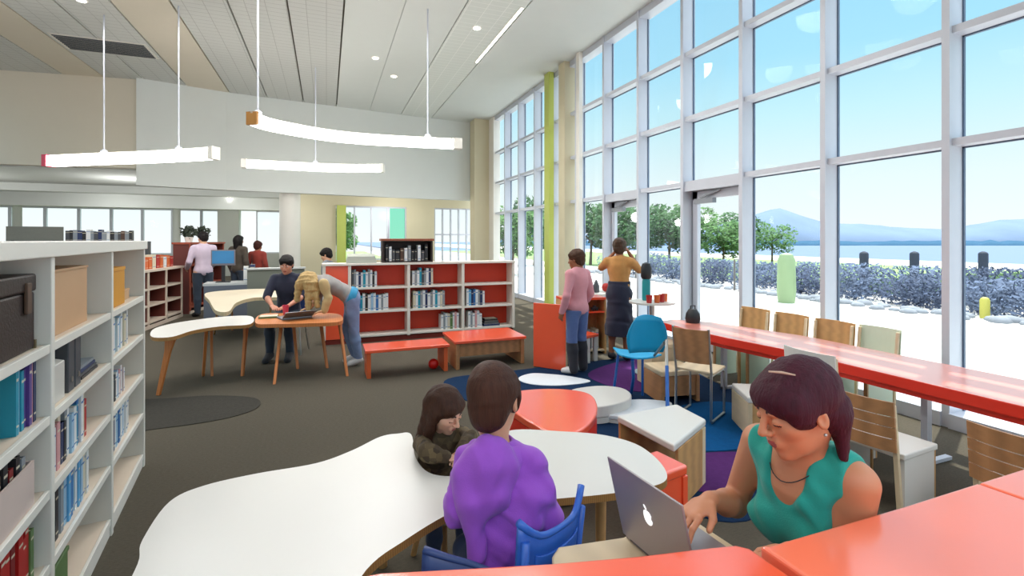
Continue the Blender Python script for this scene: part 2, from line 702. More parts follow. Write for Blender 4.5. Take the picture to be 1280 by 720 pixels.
def make_cloth(name, G, names, m, res, parent, grow=.012, extra=(), cuts=(), folds=(.003, 40, 1), after=()):
    GG = dict(G)
    GG['_x'] = list(extra)
    nm = list(names) + (['_x'] if extra else [])
    F = Field(*bounds_of(GG, nm, .05), res)
    for n in nm:
        for p in GG[n]:
            F.put(p, grow if n != '_x' else 0.0)
    if folds:
        F.folds(*folds)
    for p in after:
        F.put(p)
    for pt, nr in cuts:
        F.cut(pt, nr)
    return F.build(name, m, parent)


def make_hair(name, hc, R, s, m, res, parent, add=(), sub=(), folds=(.0025, 150, 3), cuts=()):
    hc = np.array(hc, dtype=np.float32)

    def L(q):
        return hc + R @ (np.array(q, dtype=np.float32) * s)
    pr = []
    for a in add:
        if a[0] == 'e':
            pr.append(ell(L(a[1]), np.array(a[2]) * s, (a[3] if len(a) > 3 else .02) * s, R))
        else:
            pr.append(cap(L(a[1]), L(a[2]), a[3] * s, a[4] * s, (a[5] if len(a) > 5 else .02) * s))
    F = Field(*bounds_of({'h': pr}, ['h']), res)
    for p in pr:
        F.put(p)
    if folds:
        F.folds(*folds)
    for a in sub:
        if a[0] == 'e':
            F.put(ell(L(a[1]), np.array(a[2]) * s, (a[3] if len(a) > 3 else .006) * s, R, -1))
        else:
            F.put(cap(L(a[1]), L(a[2]), a[3] * s, a[4] * s, (a[5] if len(a) > 5 else .006) * s, None, -1))
    for pt, nr in cuts:
        F.cut(L(pt), R @ np.array(nr, dtype=np.float32))
    return F.build(name, m, parent)

# ================================================================ materials
carpet = mat('carpet_weave', '#665f53', .95, .22, 45, bump=.5, bscale=220, stretch=(1, 3, 1), col2='#4a453b', spec=.1)
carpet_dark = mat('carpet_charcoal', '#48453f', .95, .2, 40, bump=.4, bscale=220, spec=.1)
rug_navy = mat('rug_navy', '#17304f', .95, .15, 30, bump=.4, bscale=200, spec=.1)
rug_blue = mat('rug_blue', '#0d5288', .95, .15, 30, bump=.4, bscale=200, spec=.1)
rug_purple = mat('rug_purple', '#5a2f6b', .95, .15, 30, bump=.4, bscale=200, spec=.1)
rug_white = mat('rug_white', '#dfe3e6', .9, .05, 30, bump=.3, bscale=200, spec=.1)
drywall = mat('painted_drywall', '#d9ddd8', .9, .02, 3)
drywall_warm = mat('painted_warm_drywall', '#d8d0be', .9, .02, 3)
beige_paint = mat('beige_paint', '#cdc4a6', .9, .02, 3)
grey_paint = mat('grey_paint', '#c3c6c0', .9, .02, 3)
tile = mat('acoustic_tile', '#c9cbc6', .95, .03, 1.64, kind='brick', col2='#a9aaa5')
tile_light = mat('light_acoustic_tile', '#d9ddd6', .95, .03, 1.64, kind='brick', col2='#eef0ea')
seam = mat('ceiling_gap_shade', '#6a675c', .95, .05, 5)  # backing colour darkened to stand in for shadow in the panel gaps
alu = mat('anodised_aluminium', '#c9cdd6', .4, .03, 6, metal=.1)
alu_dark = mat('dark_gasket', '#5d6f86', .5, .05, 6)
chart = mat('chartreuse_panel', '#bcc763', .5, .06, 3)
pane = glass('clear_window_glass', (.96, .985, .985))
pane_green = glass('green_window_glass', (.55, .90, .76))
white_lam = mat('white_laminate', '#d8d4cc', .32, .02, 4)
white_paint = mat('white_painted_board', '#e8e4da', .45, .03, 5)
tan_board = mat('tan_back_board', '#b79673', .7, .06, 6)
ply = mat('birch_plywood', '#c89a63', .5, .10, 3, kind='wave', stretch=(1, 1, 6))
ply_edge = mat('plywood_edge', '#a8793f', .6, .15, 40, kind='wave', stretch=(1, 1, 4))
ply_light = mat('pale_plywood', '#dcc6a2', .45, .06, 3, kind='wave', stretch=(1, 1, 6))
ply_brown = mat('brown_plywood', '#b98457', .5, .12, 3, kind='wave', stretch=(1, 1, 7))
oak = mat('orange_oak', '#c9793f', .5, .05, 3, kind='wave', stretch=(4, 1, 1))
orange_lam = mat('orange_laminate', '#f95a33', .32, .03, 4, coat=1.0)
orange_lam_glare = mat('orange_laminate_glare', '#f08e7a', .30, .03, 4, coat=1.0)  # orange laminate with window glare paled into the worktop colour
orange_lam_reflect = mat('orange_laminate_reflect', '#ff7a58', .32, .03, 4, coat=1.0)  # same orange laminate, reflections lightened into its colour
orange_edge = mat('red_orange_edge', '#d9280d', .5, .05, 8)
red_panel = mat('red_panel', '#d93a1b', .5, .06, 4)
dark_red = mat('dark_red_panel', '#7d2415', .6, .1, 4)
chrome = mat('brushed_steel', '#b9b9b4', .28, .03, 8, metal=.9)
blue_tube = mat('blue_tube', '#1e5fae', .35, .04, 8)
turq = mat('turquoise_shell', '#16a4d3', .4, .04, 4)
blue_plastic = mat('blue_plastic', '#2f66c4', .35, .05, 5)
navy_plastic = mat('navy_plastic', '#2b3f73', .4, .06, 5)
black = mat('black_plastic', '#1c1d20', .5, .1, 8)
dark_grey = mat('charcoal_board', '#54585a', .7, .06, 5)
lamp_glow = mat('lamp_diffuser', '#fff8f2', .5, .02, 4, emit='#fffaf6', estr=9.0)
lamp_hot = mat('downlight_glow', '#ffffff', .5, .02, 4, emit='#fff6ea', estr=6.0)
red_cap = mat('red_end_cap', '#e0244e', .4, .1, 6)
brass_cap = mat('amber_end_cap', '#b07a35', .5, .1, 6)

# ================================================================ the room
WX = 4.79             # room face of the window wall
CEIL = 5.33
MY, MS = 2.39, 1.057  # first mullion in view and spacing

m = MB(); m.box(-16, 5.05, -3, 27, -.15, 0)
struct(m.build('floor', carpet))
m = MB(); m.box(-8.5, 5.03, -2.5, 15.5, CEIL + .06, CEIL + .3)
struct(m.build('ceiling', seam))
strips = [(-8.4, -5.63, tile), (-5.6, -4.83, drywall_warm), (-4.8, -4.03, tile), (-4.0, -3.21, tile), (-3.18, -2.33, drywall_warm),
          (-2.3, -1.48, tile), (-1.45, -.60, tile), (-.57, .25, tile), (.28, 1.17, drywall), (1.18, 2.08, drywall), (2.1, 3.02, tile_light), (3.04, 5.02, drywall)]
for x0, x1, mm in strips:
    m = MB(); m.box(x0, x1, -2.4, 15.3, CEIL, CEIL + .08)
    struct(m.build('ceiling_panel', mm))

# header wall above the low area: gently bowed, in flat facets
hp = [(-4.13, 13.58), (-2.39, 14.08), (.30, 14.47), (2.5, 14.75), (5.0, 15.0)]
poly = hp + [(x, y + .25) for x, y in hp[::-1]]
m = MB(); m.prism(poly, 2.83, CEIL + .06)
struct(m.build('wall_back', drywall))
m = MB(); m.prism([(-9.5, 14.4), (-4.16, 13.72), (-4.16, 13.95), (-9.5, 14.65)], 3.24, CEIL + .06)
struct(m.build('wall_left', drywall_warm))
m = MB(); m.box(4.3, 4.80, 14.35, 14.85, 0, CEIL + .02)
struct(m.build('pillar_corner', beige_paint))
m = MB(); m.prism([(-17, 14.5), (-9.5, 14.5), (-4.2, 13.97)] + [(x, y + .26) for x, y in hp] + [(5.0, 24.4), (-17, 24.4)], 3.22, 3.4); m.box(-17, -.9, 21.6, 22.0, 2.75, 3.22); m.box(-17, -1, 18.2, 18.4, 3.0, 3.22)
struct(m.build('ceiling_low', drywall))
m = MB()
m.lathe([(.27, 0), (.27, 3.22)], 28)
struct(m.build('column', white_paint, loc=(-.95, 14.75, 0), smooth=True))
m = MB(); m.box(-7.95, -6.9, 13.6, 14.3, 0, 3.3)
struct(m.build('column', mat('lavender_grey_paint', '#b9bcc6', .8, .03, 4)))

# far wall with two openings to daylight
FY = 17.3
m = MB()
m.box(-.98, .30, FY, FY + .2, 0, 3.25)
m.box(2.66, 3.66, FY, FY + .2, 0, 3.25)
m.box(.30, 2.66, FY, FY + .2, 2.72, 3.25); m.box(3.66, 5.3, FY, FY + .2, 2.72, 3.25)
m.box(.30, 2.66, FY, FY + .2, 0, .85); m.box(3.66, 5.3, FY, FY + .2, 0, .35)
m.box(-.98, -.80, FY, 24.2, 0, 3.25)
struct(m.build('wall_far', beige_paint))


def frame_panes(name, x0, x1, y, z0, z1, nx, zs, gl):
    m = MB()
    w = .05
    for i in range(nx + 1):
        x = x0 + (x1 - x0) * i / nx
        m.box(x - w / 2, x + w / 2, y, y + .1, z0, z1)
    for z in [z0 + w / 2] + zs + [z1 - w / 2]:
        m.box(x0, x1, y + .01, y + .09, z - w / 2, z + w / 2)
    o = struct(m.build(name, alu))
    g = MB(); g.box(x0, x1, y + .045, y + .055, z0, z1)
    struct(g.build('window_pane', gl, o))
    return o


frame_panes('window_20', .34, 2.02, FY + .05, .85, 2.72, 3, [], pane)
frame_panes('window_21', 2.06, 2.64, FY + .05, .85, 2.72, 1, [], pane_green)
frame_panes('window_22', 3.68, 5.2, FY + .05, .35, 2.72, 5, [1.75], pane)
m = MB(); m.box(.33, .62, FY - .12, FY - .06, .3, 2.72)
struct(m.build('trim_1', chart))
m = MB()
m.box(-13.5, -.8, 24.0, 24.3, 0, .95); m.box(-13.5, -.8, 24.0, 24.3, 2.85, 3.25); m.box(-4.35, -3.55, 23.7, 24.35, 0, 3.25)
struct(m.build('wall_north', grey_paint))
for k in range(12):
    x0 = -13.4 + k * 1.05
    if -4.6 < x0 < -3.4:
        continue
    frame_panes('window_%d' % (30 + k), x0, x0 + 1.0, 24.1, .95, 2.85, 1, [], pane)
for x in (-10.5, -5.6):
    m = MB(); m.lathe([(.13, 0), (.13, 3.25)], 18)
    struct(m.build('column', grey_paint, loc=(x, 22.8, 0), smooth=True))

# ---------------------------------------------------------------- window wall, one object per bay
TZ = [2.36, 3.29, 4.22]
GX = WX + .19
wn = 0
for k in range(-3, 13):
    y0, y1 = MY + k * MS, MY + (k + 1) * MS
    wn += 1
    m = MB()
    m.box(WX, GX + .03, y0, y0 + .055, 0, CEIL)                     # near mullion
    m.box(GX - .012, GX + .012, y0 + .055, y0 + .067, .1, CEIL - .1, 1)
    m.box(GX - .012, GX + .012, y1 - .012, y1, .1, CEIL - .1, 1)
    for z in TZ:
        m.box(WX + .035, GX + .03, y0 + .055, y1, z - .03, z + .03)
        m.box(GX - .012, GX + .014, y0 + .055, y1, z + .03, z + .042, 1)
        m.box(GX - .012, GX + .014, y0 + .055, y1, z - .042, z - .03, 1)
    m.box(WX + .02, GX + .03, y0 + .055, y1, CEIL - .12, CEIL)
    door = k in (2, 4)
    if not door:
        m.box(WX - .02, GX + .06, y0 + .055, y1, 0, .12)
    o = struct(m.build('window_%d' % wn, [alu, alu_dark]))
    g = MB()
    if door:
        g.box(GX - .006, GX + .006, y0 + .06, y1, 2.36, CEIL - .1)
    else:
        g.box(GX - .006, GX + .006, y0 + .06, y1, .12, CEIL - .1)
    struct(g.build('window_pane', pane, o))
    if door:
        d = MB()
        a, b = y0 + .075, y1 - .02
        d.box(GX - .03, GX + .03, a, a + .09, .01, 2.24); d.box(GX - .03, GX + .03, b - .09, b, .01, 2.24)
        d.box(GX - .03, GX + .03, a, b, .01, .22); d.box(GX - .03, GX + .03, a, b, 2.13, 2.24)
        d.box(WX + .03, GX + .05, y0 + .055, y1, 2.245, 2.335)
        dd = struct(d.build('door_%d' % (1 if k == 2 else 2), alu))
        g = MB(); g.box(GX - .006, GX + .006, a + .085, b - .085, .21, 2.14)
        struct(g.build('door_pane', pane, dd))
        h = MB(); h.tube([(GX - .03, a + .14, .9), (GX - .09, a + .14, .9), (GX - .09, a + .14, 1.3), (GX - .03, a + .14, 1.3)], .012)
        struct(h.build('door_handle', chrome, dd))
        h = MB(); h.box(GX - .10, GX - .03, b - .45, b - .1, 2.06, 2.13); h.bar((GX - .08, b - .2, 2.14), (GX - .06, b - .55, 2.23), .02, .02)
        struct(h.build('door_closer', mat('closer_grey', '#8c9096', .4, .05, 6, metal=.5), dd))
# painted posts and the chartreuse fin between the two window runs
m = MB(); m.box(WX - .10, GX + .02, 9.05, 9.33, 0, CEIL)
struct(m.build('column', beige_paint))
m = MB(); m.box(WX - .13, WX - .01, 9.75, 10.0, 0, CEIL)
struct(m.build('trim_2', chart))
m = MB(); m.box(WX - .06, WX + .02, 8.5, 8.62, 0, CEIL)
struct(m.build('trim_3', white_paint))
m = MB(); m.box(WX - .02, GX, 13.9, 14.36, 0, CEIL)
struct(m.build('trim_4', white_paint))

# ---------------------------------------------------------------- outside
pavement = mat('pale_concrete_paving', '#cfcdc8', .85, .05, 2)
m = MB(); m.box(5.05, 15.2, -20, 70, -.2, -.04)
struct(m.build('ground_terrace', pavement))
m = MB(); m.box(15.2, 33.5, 13.0, 70, -.9, -.05)
struct(m.build('ground_bank', mat('bank_grass', '#7d9a5a', .9, .15, 4)))
m = MB(); m.box(-40, 5.05, 27, 70, -.2, -.04)
struct(m.build('ground_garden', mat('garden_lawn', '#7d9a5a', .9, .15, 4)))
water = mat('bay_water', '#5a6b8a', .5, .05, .5, bump=.2, bscale=2, spec=.25)
m = MB(); m.box(15.2, 420, -400, 500, -.9, -.7)
struct(m.build('water', water))


sand = mat('pale_sand', '#d6d2c6', .9, .05, .3)
m = MB(); m.box(34, 56, -120, 260, -.95, -.55)
struct(m.build('beach', sand))


def ridge(name, px0, px1, dist, prof, base, col, seed):
    """a hill range standing on the far shore, with slopes of real depth"""
    rg = random.Random(seed)
    n = len(prof)
    P = []
    for j, (dd, hh) in enumerate([(0, 0), (30, .55), (60, 1.0), (95, .6), (140, 0)]):
        row = []
        for i in range(n):
            px = px0 + (px1 - px0) * i / (n - 1)
            r = (px - 640) / FPX
            z = dist + dd
            x = r * z
            h = base + (prof[i] * (dist + 60) / FPX - base) * hh
            row.append((z * SA + x * CA, z * CA - x * SA, h + (rg.random() - .5) * .6 * (hh > .1)))
        P.append(row)
    m = MB(); m.grid_sheet(P, (0, 0, -3))
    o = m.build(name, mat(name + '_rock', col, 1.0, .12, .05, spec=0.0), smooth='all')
    return struct(o)


def hill_prof(n, f):
    return [f(i / (n - 1)) for i in range(n)]


# height above the waterline, in pixels of the survey, left to right
pk = [(600, 6), (820, 10), (880, 14), (930, 28), (955, 36), (970, 42), (985, 37), (1005, 30), (1035, 22), (1080, 21), (1130, 16), (1180, 14), (1215, 20), (1250, 26), (1280, 27), (1340, 30), (1450, 12), (1600, 8)]


def interp(px):
    for (a, b), (c, d) in zip(pk, pk[1:]):
        if a <= px <= c:
            t = (px - a) / (c - a)
            return b + (d - b) * t
    return 6
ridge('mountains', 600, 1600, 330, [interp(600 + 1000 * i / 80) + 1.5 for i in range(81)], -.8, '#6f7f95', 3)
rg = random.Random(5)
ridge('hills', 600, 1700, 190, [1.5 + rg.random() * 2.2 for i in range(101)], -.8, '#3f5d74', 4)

leafm = [mat('tree_leaves', '#5d8a45', .8, .3, 3), mat('dark_tree_leaves', '#44703c', .8, .3, 3)]
barkm = mat('bark', '#6d5d4c', .9, .2, 6)


def leaf_cloud(c, r, n, size, rg, box=2):
    m = MB()
    for i in range(n):
        while True:
            p = Vector((rg.uniform(-1, 1), rg.uniform(-1, 1), rg.uniform(-1, 1)))
            if .35 < (p.length if box < 3 else (abs(p.x) ** box + abs(p.y) ** box + abs(p.z) ** box) ** (1 / box)) < 1:
                break
        q = Vector((p.x * r[0], p.y * r[1], p.z * r[2])) + Vector(c)
        a = Vector((rg.gauss(0, 1), rg.gauss(0, 1), rg.gauss(0, 1))).normalized()
        b = a.orthogonal().normalized()
        s = size * rg.uniform(.6, 1.3)
        m.add([q - a * s, q - b * s * .5, q + a * s, q + b * s * .5], [(0, 1, 2, 3)])
    return m


def tree(x, y, h, w, label, rg, group='trees beyond the terrace', base=-.04):
    t = thing('tree', label, 'tree', (x, y, base), 0, group)
    tk = MB(); tk.tube([(0, 0, 0), (.03 * h, .02 * h, h * .35), (0, 0, h * .7)], [.045 * h * .6, .03 * h * .6, .008 * h], 8)
    for k in range(4):
        a = k * 1.7 + rg.random()
        tk.tube([(0, 0, h * (.3 + .08 * k)), (math.cos(a) * w * .35, math.sin(a) * w * .35, h * (.5 + .1 * k))], [.012 * h, .004 * h], 6)
    tk.build('trunk', barkm, t, smooth=True)
    cr = MB()
    for k in range(7):
        a = k * 2.4
        lc = leaf_cloud((math.cos(a) * w * .3, math.sin(a) * w * .3, h * (.42 + .08 * k)), (w * .32, w * .32, h * .17), 260, .04 * h, rg)
        cr.add(lc.v, lc.f)
    cr.build('crown', leafm[rg.randint(0, 1)], t)
    return t


rg = random.Random(11)
tspots = [(640, 22, 3.0), (668, 30, 4.1), (703, 23, 3.0), (738, 31, 4.0), (768, 26.5, 3.5), (803, 30, 3.8), (836, 26, 3.4), (866, 30, 3.7), (904, 24.3, 2.6), (925, 27, 3.0)]
for i, (px, z, h) in enumerate(tspots):
    p = ray(px, 300, z)
    tree(p.x, p.y, h, h * .64, 'green leafy tree beyond the window wall, %s of the row from the left' % ORD[i], rg)
p = ray(965, 300, 30); tree(p.x, p.y, 2.6, 2.4, 'small pale tree standing by the water below the mountain peak', rg, None)
for i, (x, y, h) in enumerate([(.9, 36, 3.6)]):
    tree(x, y, h, h * .55, 'pale garden tree seen through the back window with the green pane', rg, None)

shrubm = [mat('shore_shrub', '#7484a0', .9, .4, 5), mat('shore_shrub_dark', '#5b6985', .9, .4, 5)]
rg = random.Random(2)
k = 0
ys = [-5.4, -4.0, -2.6, -1.2, .2, 1.6, 3.0, 4.4, 5.8, 7.2, 8.7, 10.3, 12.0, 13.9, 16, 18.2, 20.5]
for i, y in enumerate(ys + [v + .7 for v in ys[:-1]]):
    rear = i >= len(ys)
    h = rg.uniform(.72, .98) * (1.06 if rear else 1)
    lc = leaf_cloud((0, 0, h * .45), (.60, .66, h * .55), 1200, .06, rg, 5)
    for j in range(5):
        a = j * 1.3
        lc.tube([(0, 0, 0), (math.cos(a) * .3, math.sin(a) * .3, h * .8)], [.03, .008], 5)
    o = lc.build('shrub', shrubm[i % 2], loc=(14.55 if rear else 13.25, y, -.04))
    tag(o, 'grey green shrub in the %s row on the shore, %s from the near end' % ('rear' if rear else 'front', ORD[i - len(ys) if rear else i]), 'shrub', 'shrubs along the shore')
rockm = mat('shore_rock', '#8f949b', .9, .2, 4, bump=.4, bscale=6)
m = MB()
for i in range(260):
    y = -8 + i * .125 + rg.uniform(-.1, .1)
    r = rg.uniform(.07, .2)
    m.ell((12.0 + rg.uniform(-.25, .55), y, -.02), (r, r * rg.uniform(.8, 1.3), r * .6), 6)
o = m.build('shore_rocks', rockm, smooth='all')
tag(o, 'band of grey rocks edging the pale terrace along the water', 'rocks', None, 'stuff')
pil = mat('dark_piling', '#39404c', .8, .2, 5)
for px, lab in ((1080, 'thick dark piling above the shrubs, nearest the mountain peak'), (1143, 'dark piling above the shrubs, middle one of three'), (1229, 'dark piling above the shrubs seen past the nearest mullion')):
    p = ray(px, 300, 14.9)
    m = MB(); m.lathe([(.13, -.9), (.12, 1.12), (.10, 1.16), (.03, 1.2)], 12)
    tag(m.build('mooring_post', pil, loc=(p.x, p.y, 0), smooth=True), lab, 'post', 'pilings on the shore')
p = ray(983, 300, 12.2)
m = MB(); m.lathe([(.19, 0), (.22, .3), (.20, 1.08), (.15, 1.22), (.03, 1.26)], 16)
tag(m.build('bollard', mat('pale_green_paint', '#8aa077', .6, .05, 4), loc=(p.x, p.y, -.04), smooth=True), 'stout pale green bollard at the terrace edge below the peak', 'bollard')
p = ray(1231, 300, 9.75)
m = MB(); m.lathe([(.08, 0), (.08, .36), (.06, .41), (.02, .43)], 12)
tag(m.build('bollard', mat('yellow_paint', '#b3ad4e', .6, .05, 4), loc=(p.x, p.y, -.04), smooth=True), 'short yellow bollard at the terrace edge', 'bollard')

# ================================================================ light and view
w = bpy.data.worlds.new('sky')
C_ = bpy.context.scene
C_.world = w
w.use_nodes = True
nt = w.node_tree
bg = nt.nodes['Background']
tc = nt.nodes.new('ShaderNodeTexCoord')
sx = nt.nodes.new('ShaderNodeSeparateXYZ')
nt.links.new(tc.outputs['Generated'], sx.inputs[0])
cr = nt.nodes.new('ShaderNodeValToRGB')
nt.links.new(sx.outputs['Z'], cr.inputs['Fac'])
els = cr.color_ramp.elements
els[0].position, els[0].color = 0.0, (1.0, 1.0, 1.0, 1)
els[1].position, els[1].color = 1.0, (.30, .60, .95, 1)
els[0].color = (.78, .79, .79, 1)
els[1].color = (3.0, 3.2, 3.5, 1)
for pos, col in ((.105, (.68, .77, .79, 1)), (.22, (.49, .72, .79, 1)), (.32, (.34, .63, .79, 1)), (.46, (.28, .57, .77, 1)), (.60, (2.6, 2.8, 3.1, 1))):
    e = els.new(pos); e.color = col
nt.links.new(cr.outputs[0], bg.inputs['Color'])
bg.inputs['Strength'].default_value = 1.0

sun = bpy.data.lights.new('sun', 'SUN')
sun.energy = 4.5
sun.color = (1.0, .95, .86)
sun.angle = math.radians(.6)
so = bpy.data.objects.new('sun', sun)
C.objects.link(so)
d = Vector((-.30, -.12, -.95)).normalized()      # travelling direction
so.rotation_euler = d.to_track_quat('-Z', 'Y').to_euler()
so.location = (10, 4, 12)

cam = bpy.data.cameras.new('camera')
co = bpy.data.objects.new('camera', cam)
C.objects.link(co)
cam.sensor_width = 36.0
cam.lens = 36.0 * FPX / 1280.0
cam.shift_y = -60.0 / 1280.0
cam.clip_start, cam.clip_end = .05, 900
co.location = (0, 0, EYE)
co.rotation_euler = (PI / 2, 0, -YAW)
C_.camera = co
C_.view_settings.view_transform = 'Standard'
C_.view_settings.look = 'None'
C_.view_settings.exposure = 0.42
C_.view_settings.gamma = 1.0
C_.view_settings.use_curve_mapping = False
C_.cycles.use_denoising = True
C_.cycles.max_bounces = 8
C_.cycles.transparent_max_bounces = 16
C_.cycles.sample_clamp_indirect = 8.0
C_.cycles.caustics_reflective = False
C_.cycles.caustics_refractive = False

# ---------------------------------------------------------------- lamps of the room, with added fill lights


def pendant(px_pts, h, th, label, rods, caps):
    pts = []
    for px, py in px_pts:
        z = (h - EYE) * FPX / (300 - py)
        p = ray(px, py, z)
        pts.append(Vector((p.x, p.y, 0)))
    # smooth the bow
    fine = []
    n = len(pts)
    for i in range(n - 1):
        p0, p1, p2, p3 = pts[max(i - 1, 0)], pts[i], pts[i + 1], pts[min(i + 2, n - 1)]
        for j in range(8):
            t = j / 8
            fine.append(.5 * ((2 * p1) + (p2 - p0) * t + (2 * p0 - 5 * p1 + 4 * p2 - p3) * t * t + (3 * p1 - p0 - 3 * p2 + p3) * t ** 3))
    fine.append(pts[-1])
    o = fine[len(fine) // 2].copy()
    t = thing('pendant_lamp', label, 'lamp', (o.x, o.y, h), 0, 'bowed linear pendant lamps')
    loc = [p - o for p in fine]

    def slab(half, z0, z1, mm, name, seg):
        m = MB()
        q = []
        for i in range(seg[0], seg[1]):
            d = (loc[min(i + 1, len(loc) - 1)] - loc[max(i - 1, 0)]).normalized()
            nn = Vector((-d.y, d.x, 0)) * half
            q.append((loc[i] - nn, loc[i] + nn))
        vs, fs = [], []
        for a, b in q:
            vs += [(a.x, a.y, z0), (b.x, b.y, z0), (b.x, b.y, z1), (a.x, a.y, z1)]
        for i in range(len(q) - 1):
            for k in range(4):
                fs.append((i * 4 + k, i * 4 + (k + 1) % 4, i * 4 + 4 + (k + 1) % 4, i * 4 + 4 + k))
        fs += [(0, 1, 2, 3), tuple(len(vs) - 4 + k for k in (3, 2, 1, 0))]
        m.add(vs, fs)
        return m.build(name, mm, t)
    L = len(loc)
    slab(.07, -th / 2, th / 2 - .02, lamp_glow, 'diffuser', (1, L - 1))
    slab(.018, th / 2 - .0199, th / 2, white_paint, 'housing', (0, L))
    slab(.078, -th / 2 - .01, th / 2 + .002, caps[0], 'end_cap', (0, 2))
    slab(.078, -th / 2 - .01, th / 2 + .002, caps[1], 'end_cap', (L - 2, L))
    for i in rods:
        m = MB(); m.tube([(loc[i].x, loc[i].y, th / 2), (loc[i].x, loc[i].y, CEIL - h)], .012, 8)
        m.lathe([(.05, 0), (.05, .03), (.015, .06)], 12, (loc[i].x, loc[i].y, th / 2))
        m.build('rod', alu, t)
    return t


pendant([(58, 201), (130, 198), (205, 195), (270, 191)], 2.92, .19, 'long white pendant lamp with a red end cap, leftmost of the three', [8, 18], (red_cap, white_paint))
pendant([(314, 147), (350, 158), (440, 172), (577, 180)], 3.15, .16, 'long bowed white pendant lamp hanging highest in front of the header wall', [3, 21], (brass_cap, white_paint))
pendant([(302, 204), (380, 208), (430, 210), (480, 210)], 3.15, .17, 'short white pendant lamp hanging below the long bowed one on a central rod', [10], (white_paint, white_paint))

dl = [(-1.9, 8.5), (-.95, 6.2), (.05, 6.0), (.1, 7.2), (.75, 7.7), (.95, 10.3), (1.45, 11.3), (2.5, 8.2), (-3.6, 9.5), (1.6, 4.6), (-2.7, 5.2), (2.4, 5.6)]
def lamp(name, x, y, z, watts, size=.28, kind='SPOT'):
    l = bpy.data.lights.new(name, kind)
    if kind == 'SPOT':
        l.spot_size = math.radians(165)
        l.spot_blend = .5
    l.energy = watts
    l.shadow_soft_size = size
    l.color = (1.0, .99, .98)
    o = bpy.data.objects.new(name, l)
    C.objects.link(o)
    o.location = (x, y, z)


for x, y in dl + [(-3.0, 2.0), (-2.6, -1.0)]:  # last two are unseen lamps added to fill the interior
    lamp('ceiling_and_fill_lamp', x, y, CEIL - .05, 98)
for x, y in [(-9, 16), (-5, 16), (-1.5, 16), (-7, 20), (-3, 20), (2, 16)]:  # bare lights without fixtures, added to brighten the low ceiling
    lamp('low_ceiling_fill', x, y, 2.45, 42, .2, 'POINT')
for i, (x, y) in enumerate(dl):
    t = thing('ceiling_light', 'small round recessed ceiling light, %s of the scattered spots' % ORD[i], 'light', (x, y, CEIL), 0, 'recessed ceiling lights')
    m = MB(); m.lathe([(.085, -.006), (.085, .0), (.06, 0), (.06, -.006)], 20); m.build('trim_ring', white_paint, t)
    m = MB(); m.lathe([(.06, -.016), (.055, -.0065)], 20); m.build('diffuser', lamp_hot, t)
for x, y0, y1, lab in ((2.97, 7.2, 9.8, 'thin bright slot light along the edge of the tiled ceiling band'), (-2.25, 8.2, 8.8, 'short bright slot light beside the beige ceiling band'), (-.66, 6.0, 7.0, 'narrow slot light in the middle ceiling seam')):
    t = thing('ceiling_slot_light', lab, 'light', (x, y0, CEIL), 0, 'ceiling slot lights')
    m = MB(); m.box(-.03, .03, 0, y1 - y0, -.012, 0); m.build('housing', white_paint, t)
    m = MB(); m.box(-.022, .022, .02, y1 - y0 - .02, -.016, -.012); m.build('diffuser', lamp_hot, t)
p = ray(309, 253, 19.5)
t = thing('ceiling_light', 'slanting white tube light under the low ceiling left of the round column', 'light', (p.x, p.y, 3.22))
m = MB(); m.bar((-.6, -.5, -.07), (.6, .5, -.07), .14, .07); m.build('diffuser', lamp_glow, t)
m = MB(); m.bar((-.6, -.5, -.016), (.6, .5, -.016), .16, .03); m.build('housing', white_paint, t)
t = thing('ceiling_vent', 'grey slatted air vent at the end of the tiled ceiling bands', 'vent', (-4.0, 11.6, CEIL))
m = MB(); m.box(-.75, .75, -.4, .4, -.012, 0); m.build('frame', white_paint, t)
for i in range(10):
    m = MB(); m.box(-.70, .70, -.36 + i * .075, -.325 + i * .075, -.024, -.012); m.build('slat', dark_grey, t)

# ================================================================ floor coverings
def rug(name, pts, z1, m, label, z0=0.0):
    pl = closed_curve([at(x, y) for x, y in pts], 6)
    c = (sum(p[0] for p in pl) / len(pl), sum(p[1] for p in pl) / len(pl))
    b = MB(); b.prism([(p[0] - c[0], p[1] - c[1]) for p in pl], z0 if z1 < .01 else .0062, z1)
    return tag(b.build(name, m, loc=(c[0], c[1], 0)), label, 'rug')


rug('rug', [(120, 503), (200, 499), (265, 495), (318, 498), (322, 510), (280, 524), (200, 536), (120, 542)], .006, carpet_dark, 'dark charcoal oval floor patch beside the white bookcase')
rug('rug', [(560, 474), (640, 464), (740, 452), (830, 446), (885, 474), (950, 508), (985, 560), (960, 640), (860, 640), (770, 560), (640, 520), (570, 495)], .006, rug_navy, 'large navy area rug under the orange ottoman and white stools')
rug('rug', [(735, 468), (790, 450), (850, 452), (868, 474), (830, 490), (775, 487)], .011, rug_purple, 'purple floor patch behind the turquoise chair')
rug('rug', [(838, 515), (900, 503), (960, 520), (985, 548), (930, 562), (862, 560)], .011, rug_blue, 'bright blue floor patch behind the woman in teal')
rug('rug', [(870, 570), (960, 570), (970, 600), (900, 618), (860, 606)], .011, rug_purple, 'dusky purple floor patch left of the woman in teal')
rug('rug', [(648, 474), (664, 468), (690, 469), (715, 472), (738, 478), (700, 483), (662, 481)], .012, rug_white, 'small white pebble shaped mat before the orange booth')

